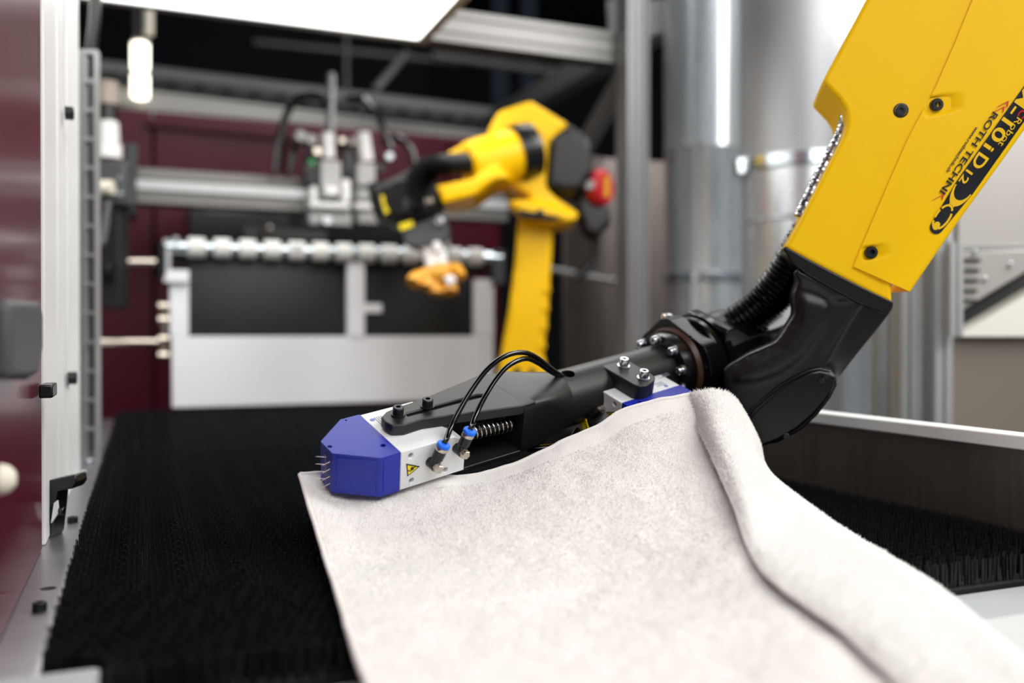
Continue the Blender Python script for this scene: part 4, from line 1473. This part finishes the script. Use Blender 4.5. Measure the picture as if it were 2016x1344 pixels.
def cover_text(name, s, start, size, m, rd=RD, ud=None, length=100, lift=0.0018, parent=None, bold=0.018):
    v, f = text_mesh(s, 1.0, 0, bold)
    v[:, 0] -= v[:, 0].min()
    sx = length / (v[:, 0].max() * size)
    ud = ud or Vector((-rd.y * -1, rd.x * -1)) if False else (ud or Vector((rd.y, -rd.x)))
    mb = MB()
    bm = bmesh.new()
    vs = [bm.verts.new(p) for p in v]
    for q in f:
        try:
            bm.faces.new([vs[i] for i in q])
        except ValueError:
            pass
    bmesh.ops.triangulate(bm, faces=bm.faces)
    for lim in (0.35, 0.2, 0.2):
        bmesh.ops.subdivide_edges(bm, edges=[e for e in bm.edges if e.calc_length() > lim], cuts=1)
        bmesh.ops.triangulate(bm, faces=bm.faces)
    bm.verts.index_update()
    pts = [Vector(start) + rd * (p.co.x * size * sx) + ud * (p.co.y * size) for p in bm.verts]
    fs = [tuple(x.index for x in q.verts) for q in bm.faces]
    bm.free()
    mb.add([on_cover(p.x, p.y, lift) for p in pts], fs)
    return mb.build(name, m, parent or ra_, smooth=0)


def cover_poly(name, poly, m, lift=0.0015):
    P = dense(poly, 5)
    mb = MB().add([on_cover(p.x, p.y, lift) for p in P], [tuple(range(len(P)))])
    return mb.build(name, m, ra_, smooth=0)


def cover_arc(name, c, rx, ry, a0, a1, wd, m, lift=0.0015):
    n = 18
    inn, out = [], []
    for i in range(n + 1):
        a = math.radians(a0 + (a1 - a0) * i / n)
        for lst, k in ((inn, -wd / 2), (out, wd / 2)):
            p = Vector(c) + bdir * ((rx + k) * math.cos(a)) + bnor * ((ry + k) * math.sin(a))
            lst.append(on_cover(p.x, p.y, lift))
    return MB().grid([inn, out]).build(name, m, ra_, smooth=0)


RB = -bdir
UB = Vector((RB.y, -RB.x))


def bpt(along, across):
    """point on the band: pixels down from the frame corner side, pixels to the right of the centre"""
    p0 = Vector((1836, 458.5))
    return p0 + bdir * along + bnor * across


cover_text('model_text', 'M', bpt(337, -17.5), 34, M_YTXT, RB, UB, 34)
cover_text('model_text', '-10', bpt(298, -17.5), 34, M_YTXT, RB, UB, 80)
cover_text('model_text', 'i', bpt(206, -17.5), 32, M_YTXT, RB, UB, 9)
cover_text('model_text', 'D', bpt(184, -17.5), 34, M_YTXT, RB, UB, 30)
cover_text('model_text', '12', bpt(142, -17.5), 21, M_YTXT, RB, UB, 29)
cover_text('maker_text', 'Robot', bpt(283, 4), 17.5, M_YTXT, RB, UB, 66, bold=0.0)
cover_text('maker_text', 'C', bpt(301, 2), 19, M_RTXT, RB, UB, 16)
cover_text('company_text', 'ROTH TECHNI', (1955.5, 219), 17.5, M_DLAB, RD, UD, 190)
cover_text('address_text', 'www.rothtechnik.ch', (1921.5, 248.5), 9.5, M_DLAB, RD, UD, 106)


for ap, e1, e2 in (((1986, 198), (1964.5, 209), (1984.5, 209)), ((1978.5, 208.5), (1957.5, 219), (1976.5, 219)), ((1859, 381.5), (1837, 392.5), (1856.5, 391.5))):
    ap, e1, e2 = Vector(ap), Vector(e1), Vector(e2)
    sh = (e1 + e2 - ap * 2).normalized() * 5.2
    cover_poly('red_chevron', [ap, e1, e1 + sh * 0.75, ap + sh, e2 + sh * 0.75, e2], M_RTXT)
# emblem at the foot of the band
EC = bpt(37, -2)
for a0, a1 in ((-60, 40), (55, 150), (165, 235), (250, 290)):
    cover_arc('emblem_ring', EC, 27, 13, a0, a1, 4.2, M_YTXT)
pol = [EC - bdir * 21 + bdir * (9 * math.cos(a)) + bnor * (6.5 * math.sin(a)) for a in [2 * math.pi * k / 20 for k in range(20)]]
cover_poly('emblem_disc', pol, M_YTXT, 0.0016)
cw_o, cw_i = [], []
for k in range(15):
    a = math.radians(95 + 170 * k / 14)
    cw_o.append(bpt(108, 0) + bdir * (42 * math.cos(a)) + bnor * (19 * math.sin(a)))
    cw_i.append(bpt(108, 0) + bdir * (27 * math.cos(a)) + bnor * (16.5 * math.sin(a)))
MB().grid([[on_cover(p.x, p.y, 0.0015) for p in cw_o], [on_cover(p.x, p.y, 0.0015) for p in cw_i]]).build('emblem_claw', M_YTXT, ra_, smooth=0)
cover_arc('emblem_joint', bpt(68, -1), 5, 5, 0, 360, 2.0, M_YTXT)

# ---- black collar and wrist casting
col = [(1541, 489), (1546, 484), (1600, 514), (1650, 540), (1702, 566), (1760, 594), (1757, 606), (1749, 620), (1690, 598), (1640, 570), (1590, 542), (1562, 520)]
mb = MB().prism([A(x, y, -0.001) for x, y in col], BK * 0.148)
mb.build('wrist_collar', M_BLK, ra_, bevel=0.003, seg=3)
c5 = lambda pts: [(1340 + x / 2.921, 440 + y / 2.921) for x, y in pts]
mb = MB()
near_p = c5([(660, 270), (800, 330), (1090, 408), (1010, 530), (870, 670), (800, 780), (890, 880), (850, 1010), (760, 1120), (600, 1230), (440, 1270), (400, 1180), (330, 1080), (250, 960), (240, 830), (380, 750), (545, 680), (652, 520), (640, 405), (672, 335)])
mb.prism([A(x, y, -0.008) for x, y in near_p], BK * 0.06)
facet = [(p, -0.009) for p in c5([(1080, 408), (1000, 530), (860, 670), (770, 775), (800, 860)])] + [(p, -0.062) for p in c5([(900, 905), (975, 805), (1040, 722), (1105, 645), (1180, 550), (1240, 465)])]
mb.prism([A(x, y, h) for (x, y), h in facet], BK * 0.05)
band_p = c5([(648, 285), (668, 252), (820, 325), (1010, 398), (1000, 430), (875, 438), (770, 352), (720, 345)])
mb.prism([A(x, y, -0.003) for x, y in band_p], BK * 0.04)
ridge = c5([(700, 420), (850, 460), (840, 560), (700, 760), (560, 860), (430, 900), (300, 900), (420, 800), (580, 720), (690, 560)])
mb.prism([A(x, y, -0.0035) for x, y in ridge], BK * 0.03)
up_p = c5([(680, 260), (1050, 410), (960, 560), (800, 700), (700, 700), (700, 560), (720, 420)])
mb.prism([A(x, y, -0.03) for x, y in up_p], BK * 0.11)
cast('wrist_casting', mb, M_BLK, ra_, 0.003, 26)
# inner tilted body carrying the flange
mb = MB()
mb.lathe(LC, TL, [(0.512, 0.058), (0.575, 0.062), (0.66, 0.055)], 40)
mb.prism([T(0.50, AX_W + 0.045, AX_H + 0.038), T(0.66, AX_W + 0.045, AX_H + 0.03), T(0.66, AX_W + 0.045, AX_H - 0.09), T(0.53, AX_W + 0.045, AX_H - 0.07)], TW * -0.09)
cast('wrist_head', mb, M_BLK, ra_, 0.0035, 6)
# elliptical joint cover on the near cheek
cov = c5([(893, 885), (862, 850), (800, 838), (740, 850), (670, 885), (590, 930), (500, 1005), (420, 1075), (380, 1130), (400, 1200), (450, 1290), (560, 1250), (680, 1180), (770, 1100), (850, 1000), (885, 930)])
mb = MB().prism([A(x, y, 0.003) for x, y in cov], BK * 0.02)
mb.build('joint_cover', M_BLKSAT, ra_, bevel=0.004, seg=3, label='smooth black joint cover')
cov2 = c5([(895, 880), (860, 838), (800, 822), (735, 835), (660, 872), (575, 920), (480, 995), (400, 1065), (370, 1120), (420, 1280), (560, 1262), (690, 1190), (785, 1105), (862, 1005), (900, 930)])
mb = MB().prism([A(x, y, -0.004) for x, y in cov2], BK * 0.03)
mb.build('joint_rim', M_BLK, ra_, bevel=0.003, seg=3)
for x, y in ((835, 880), (810, 905)):
    q = c5([(x, y)])[0]
    bolt('bolt', A(q[0], q[1], 0.003), AM, 0.0036, 0.003, M_BOLT, ra_)
q = c5([(608, 1222)])[0]
bolt('bolt', A(q[0], q[1], 0.002), AM, 0.004, 0.003, M_BOLT, ra_)

# flange stack
MB().lathe(LC, TL, [(0.4525, 0.0535), (0.456, 0.0545), (0.460, 0.056)], 48).build('seal_ring', M_RUST, ra_, label='rust brown seal ring')


def flat_disc(r, flats, l0, l1, n=72):
    out = []
    for l in (l0, l1):
        ring = []
        for k in range(n):
            a = 2 * math.pi * k / n
            x, y = r * math.cos(a), r * math.sin(a)
            for (nx_, ny_, dd) in flats:
                pr = x * nx_ + y * ny_
                if pr > dd:
                    x, y = x * dd / pr, y * dd / pr
            ring.append(LC + TL * l + TW * x + THH * y)
        out.append(ring)
    return out


fl_ = [(-0.19, 0.98, 0.0575), (0.80, 0.60, 0.064), (-0.97, -0.24, 0.0615), (0.5, -0.86, 0.064)]
MB().loft(flat_disc(0.0685, fl_, 0.4605, 0.487)).build('flange_plate', M_BLKSAT, ra_, bevel=0.0008, label='black flange plate with flats')
for k in range(8):
    a = math.radians(20 + 45 * k)
    bolt('flange_bolt', LC + TL * 0.4607 + TW * (0.0605 * math.cos(a)) * 0.99 + THH * (0.0605 * math.sin(a)) * 0.93, -TL, 0.0034, 0.0012, M_BLKMAT, ra_)
MB().lathe(LC, TL, [(0.4872, 0.062), (0.490, 0.064), (0.498, 0.064), (0.4985, 0.060), (0.503, 0.060), (0.5035, 0.066), (0.515, 0.066)], 56).build('flange_housing', M_BLKSAT, ra_)
for w_, h_ in ((-0.0635, 0.016), (-0.064, 0.002)):
    MB().lathe(LC + TL * 0.474 + TW * w_ * 0.96 + THH * h_, -TW, [(0, 0.004), (0.0018, 0.004), (0.0018, 0.002)], 16).build('dowel', M_BOLT, ra_)
# saddle plate with bright flat top running back to the yoke
sad = [(0.5035, 0.0610), (0.507, 0.064), (0.525, 0.064), (0.556, 0.046), (0.60, 0.046), (0.66, 0.050), (0.66, 0.010), (0.5035, 0.010)]
mb = MB().prism([LC + TL * l + THH * h_ + TW * 0.03 for l, h_ in sad], TW * -0.075)
mb.build('saddle_plate', M_BLKSAT, ra_, bevel=0.0015)
for l, v in ((0.575, -0.03), (0.6, -0.036)):
    bolt('bolt', LC + TL * l + TW * v + THH * 0.046, THH, 0.003, 0.0015, M_BOLT, ra_)
MB().lathe(on_l(1308, 630, 0.476) , (THH + TW * 0.3).normalized(), [(-0.004, 0.005), (0.006, 0.005), (0.009, 0.003)], 16).build('grease_nipple', M_NICK, ra_)
MB().lathe(on_l(1317, 624, 0.476), THH, [(-0.004, 0.004), (0.004, 0.004)], 16).build('plug', M_SIL, ra_)
mb = MB().lathe(on_l(1296, 656, 0.4605), (-TL), [(0, 0.0035), (0.003, 0.0035)], 14)
mb.build('pale_pin', M_WHT, ra_)

# corrugated hose from the forearm slot into the wrist head
hp = crv([at_d(x, y, dd) for x, y, dd in ((1600, 455, 1.25), (1572, 502, 1.262), (1545, 548, 1.275), (1512, 590, 1.29), (1470, 626, 1.30), (1425, 655, 1.31), (1390, 672, 1.315))], 10)
L_ = [0]
for i in range(1, len(hp)):
    L_.append(L_[-1] + (hp[i] - hp[i - 1]).length)
n = int(L_[-1] / 0.0009)
pts, rad = [], []
for i in range(n + 1):
    s = L_[-1] * i / n
    k = max(j for j in range(len(L_)) if L_[j] <= s + 1e-9)
    k = min(k, len(hp) - 2)
    pts.append(hp[k].lerp(hp[k + 1], (s - L_[k]) / (L_[k + 1] - L_[k])))
    rad.append(0.0275 + 0.0017 * math.cos(2 * math.pi * s / 0.0048))
MB().tube(pts, rad, 30).build('corrugated_hose', M_RUB, ra_, smooth=80, label='glossy black corrugated hose')
# braided sleeve peeping out along the slot edge
bp_ = crv([A(x, y, -0.045) for x, y in ((1672, 225), (1664, 255), (1643, 298), (1622, 338), (1600, 382), (1580, 425))], 8)
mb = MB()
for ph in range(6):
    path = []
    for i in range(len(bp_) * 3):
        t = i / (len(bp_) * 3 - 1) * (len(bp_) - 1)
        k = min(int(t), len(bp_) - 2)
        c = bp_[k].lerp(bp_[k + 1], t - k)
        a = i * 0.42 + ph * math.pi / 3
        path.append(c + AM * (0.010 * math.cos(a)) + RT * (0.010 * math.sin(a)))
    mb.tube(path, 0.0022, 6)
mb.build('braided_sleeve', M_SIL, ra_)

# ================================================================== TOWEL
MAINR = [
    [(590, 930, .985), (690, 928, 1.02), (800, 926, 1.03), (910, 938, 1.03), (1010, 913, 1.035), (1110, 868, 1.045), (1180, 836, 1.05), (1225, 806, 1.056), (1300, 786, 1.062), (1380, 770, 1.07)],
    [(597, 955, .965), (675, 985, .975), (790, 985, .982), (905, 965, .995), (1015, 946, 1.0), (1110, 912, 1.01), (1190, 882, 1.02), (1250, 852, 1.03), (1320, 828, 1.04), (1395, 806, 1.05)],
    [(606, 990, .94), (700, 1020, .945), (800, 1020, .952), (910, 1000, .96), (1020, 985, .968), (1120, 957, .975), (1200, 935, .98), (1270, 910, .99), (1340, 893, 1.0), (1405, 872, 1.01)],
    [(622, 1040, .90), (720, 1065, .898), (820, 1070, .898), (930, 1062, .902), (1040, 1050, .906), (1140, 1030, .912), (1230, 1005, .922), (1300, 982, .932), (1370, 960, .942), (1435, 936, .952)],
    [(645, 1110, .842), (745, 1132, .836), (850, 1136, .836), (960, 1132, .836), (1070, 1120, .84), (1170, 1105, .846), (1260, 1085, .852), (1340, 1060, .862), (1410, 1035, .872), (1470, 1008, .885)],
    [(668, 1185, .745), (770, 1195, .738), (880, 1200, .735), (990, 1200, .735), (1100, 1195, .74), (1200, 1180, .746), (1300, 1160, .756), (1380, 1140, .766), (1445, 1115, .78), (1495, 1090, .80)],
    [(695, 1270, .645), (800, 1275, .642), (910, 1280, .64), (1020, 1280, .64), (1130, 1275, .643), (1240, 1265, .648), (1340, 1245, .658), (1430, 1220, .672), (1505, 1190, .692), (1560, 1165, .715)],
    [(725, 1355, .572), (835, 1360, .57), (950, 1360, .57), (1070, 1360, .57), (1190, 1355, .572), (1310, 1350, .575), (1420, 1335, .58), (1520, 1310, .592), (1610, 1280, .612), (1690, 1255, .632)],
    [(790, 1520, .47), (900, 1520, .47), (1020, 1520, .47), (1150, 1520, .47), (1280, 1515, .472), (1410, 1500, .476), (1530, 1480, .482), (1640, 1455, .492), (1740, 1420, .508), (1820, 1390, .525)],
]
FLAPR = [
    [(1335, 782, 1.085), (1368, 770, 1.066), (1400, 766, 1.066), (1425, 771, 1.075), (1444, 786, 1.09), (1450, 800, 1.115)],
    [(1362, 820, 1.058), (1390, 806, 1.034), (1420, 802, 1.034), (1446, 808, 1.048), (1463, 818, 1.07), (1470, 832, 1.10)],
    [(1384, 864, 1.004), (1408, 850, .991), (1435, 850, .998), (1462, 855, 1.018), (1483, 862, 1.045), (1490, 872, 1.085)],
    [(1415, 930, .938), (1440, 915, .938), (1466, 912, .952), (1490, 914, .985), (1503, 922, 1.03), (1508, 930, 1.07)],
    [(1449, 1000, .872), (1470, 990, .874), (1492, 984, .90), (1522, 982, .952), (1560, 984, .992), (1594, 998, 1.02)],
    [(1477, 1085, .790), (1491, 1076, .797), (1512, 1068, .818), (1562, 1058, .862), (1632, 1053, .912), (1692, 1064, .945)],
    [(1530, 1150, .706), (1560, 1140, .714), (1610, 1130, .735), (1680, 1122, .772), (1760, 1122, .812), (1824, 1144, .838)],
    [(1660, 1245, .622), (1690, 1230, .628), (1740, 1215, .646), (1800, 1208, .676), (1870, 1208, .712), (1938, 1236, .728)],
    [(1775, 1350, .540), (1800, 1335, .546), (1860, 1320, .562), (1920, 1310, .588), (1982, 1298, .612), (2042, 1322, .622)],
    [(1900, 1480, .462), (1930, 1460, .468), (1990, 1440, .478), (2050, 1430, .492), (2110, 1430, .506), (2190, 1455, .515)],
]


def patch(ctrl, nu, nv, amp):
    R = [[at_d(*c) for c in r] for r in ctrl]
    cols = [crv(r, nu) for r in R]                       # along each control row
    out = []
    ncol = len(cols[0])
    T_ = [crv([cols[i][j] for i in range(len(cols))], nv) for j in range(ncol)]
    nrow = len(T_[0])
    for i in range(nrow):
        row = []
        for j in range(ncol):
            p = T_[j][i]
            q = p * 9
            dz = amp * (pnoise(q) + 0.5 * pnoise(q * 2.3) + 0.3 * pnoise(q * 6) + 0.12 * pnoise(q * 14))
            p = p + Vector((0, 0, dz))
            lim = ZC - 0.2185 - 0.04 * min(1, max(0, (0.70 - p.y) / 0.10))
            if p.z < lim + 0.006:
                p.z = lim + 0.006 * math.exp((p.z - lim - 0.006) / 0.006)
            row.append(p)
        out.append(row)
    return out


main = patch(MAINR, 10, 12, 0.0035)
flap = patch(FLAPR, 12, 14, 0.002)
# free right edge of the flap curls down to what lies beneath
for row in flap:
    e = row[-1]
    row.append(e + Vector((0.003, 0.004, -0.006)))
    row.append(e + Vector((0.002, 0.010, -0.014)))
mb = MB().grid(main)
mb.grid(flap)
arr = np.array(mb.v)
base = Vector((arr[:, 0].mean(), arr[:, 1].mean(), arr[:, 2].min()))
tw = mb.build('towel', M_TOWEL, smooth=80)
tag(tw, 'white terry towel held by the needle grippers and draped over the bristles', 'towel')
so = tw.modifiers.new('thick', 'SOLIDIFY')
so.thickness, so.offset = 0.0024, 0
# hems
left = [r[0] for r in main]
topb = main[0]
MB().tube(left, 0.0024, 10).build('hem', M_TOWEL, tw)
MB().tube([p + Vector((0, 0, 0.0005)) for p in topb], 0.0026, 10).build('hem', M_TOWEL, tw)
fe = [r[0] for r in flap[30:]]
MB().tube(fe, [0.0004 + 0.0018 * min(1, i / 26) for i in range(len(fe))], 10).build('hem', M_TOWEL, tw)

def pile(grids, n, seed, l0=0.0026, l1=0.0018, spread=0.5):
    g = np.random.default_rng(seed)
    allv, tot = [], 0
    tris = []
    for G_ in grids:
        a = np.array([[tuple(p) for p in r] for r in G_])
        A_, B_, C_, D_ = a[:-1, :-1], a[:-1, 1:], a[1:, 1:], a[1:, :-1]
        tris.append(np.stack([A_, B_, C_], 2).reshape(-1, 3, 3))
        tris.append(np.stack([A_, C_, D_], 2).reshape(-1, 3, 3))
    t = np.concatenate(tris)
    nrm = np.cross(t[:, 1] - t[:, 0], t[:, 2] - t[:, 0])
    ar = np.linalg.norm(nrm, axis=1) / 2
    nrm /= (np.linalg.norm(nrm, axis=1)[:, None] + 1e-12)
    cen = t.mean(1)
    view = np.array(C[:]) - cen
    sgn = np.sign((nrm * np.array([0.0, -0.35, 1.0])).sum(1))
    nrm *= np.where(sgn == 0, 1, sgn)[:, None]
    dist = np.linalg.norm(view, axis=1)
    wgt = ar * (0.6 + 1.0 * np.clip((dist - 0.62) / 0.35, 0, 1))
    wgt /= wgt.sum()
    idx = g.choice(len(t), n, p=wgt)
    u, v = g.random(n), g.random(n)
    m_ = u + v > 1
    u[m_], v[m_] = 1 - u[m_], 1 - v[m_]
    T3 = t[idx]
    p = T3[:, 0] + (T3[:, 1] - T3[:, 0]) * u[:, None] + (T3[:, 2] - T3[:, 0]) * v[:, None]
    nn = nrm[idx]
    ln = l0 + l1 * g.random(n)
    dr = nn + g.normal(size=(n, 3)) * spread
    dr /= np.linalg.norm(dr, axis=1)[:, None]
    tip = p + dr * ln[:, None]
    side = np.cross(dr, g.normal(size=(n, 3)))
    side /= np.linalg.norm(side, axis=1)[:, None]
    s2 = np.cross(dr, side)
    r = 0.0005
    V = np.empty((n, 4, 3))
    V[:, 0] = p + side * r - nn * 0.0004
    V[:, 1] = p - side * r * 0.5 + s2 * r * 0.87 - nn * 0.0004
    V[:, 2] = p - side * r * 0.5 - s2 * r * 0.87 - nn * 0.0004
    V[:, 3] = tip
    b = np.arange(n) * 4
    F_ = np.empty((n, 3, 3), dtype=np.int32)
    F_[:, 0] = np.stack([b, b + 1, b + 3], 1)
    F_[:, 1] = np.stack([b + 1, b + 2, b + 3], 1)
    F_[:, 2] = np.stack([b + 2, b, b + 3], 1)
    me = bpy.data.meshes.new('terry_pile')
    me.vertices.add(n * 4)
    me.vertices.foreach_set('co', V.reshape(-1).astype(np.float32))
    me.loops.add(n * 9)
    me.loops.foreach_set('vertex_index', F_.reshape(-1))
    me.polygons.add(n * 3)
    me.polygons.foreach_set('loop_start', np.arange(n * 3, dtype=np.int32) * 3)
    me.polygons.foreach_set('loop_total', np.full(n * 3, 3, dtype=np.int32))
    me.update(calc_edges=True)
    me.shade_smooth()
    return me


put('terry_pile', pile([main[8:]], 130000, 5), M_PILE, tw, kind='stuff')
fl_in = [r[:-1] for r in flap]
put('terry_pile', pile([fl_in], 110000, 6, 0.0036, 0.003, 0.42), M_PILE, tw, kind='stuff')
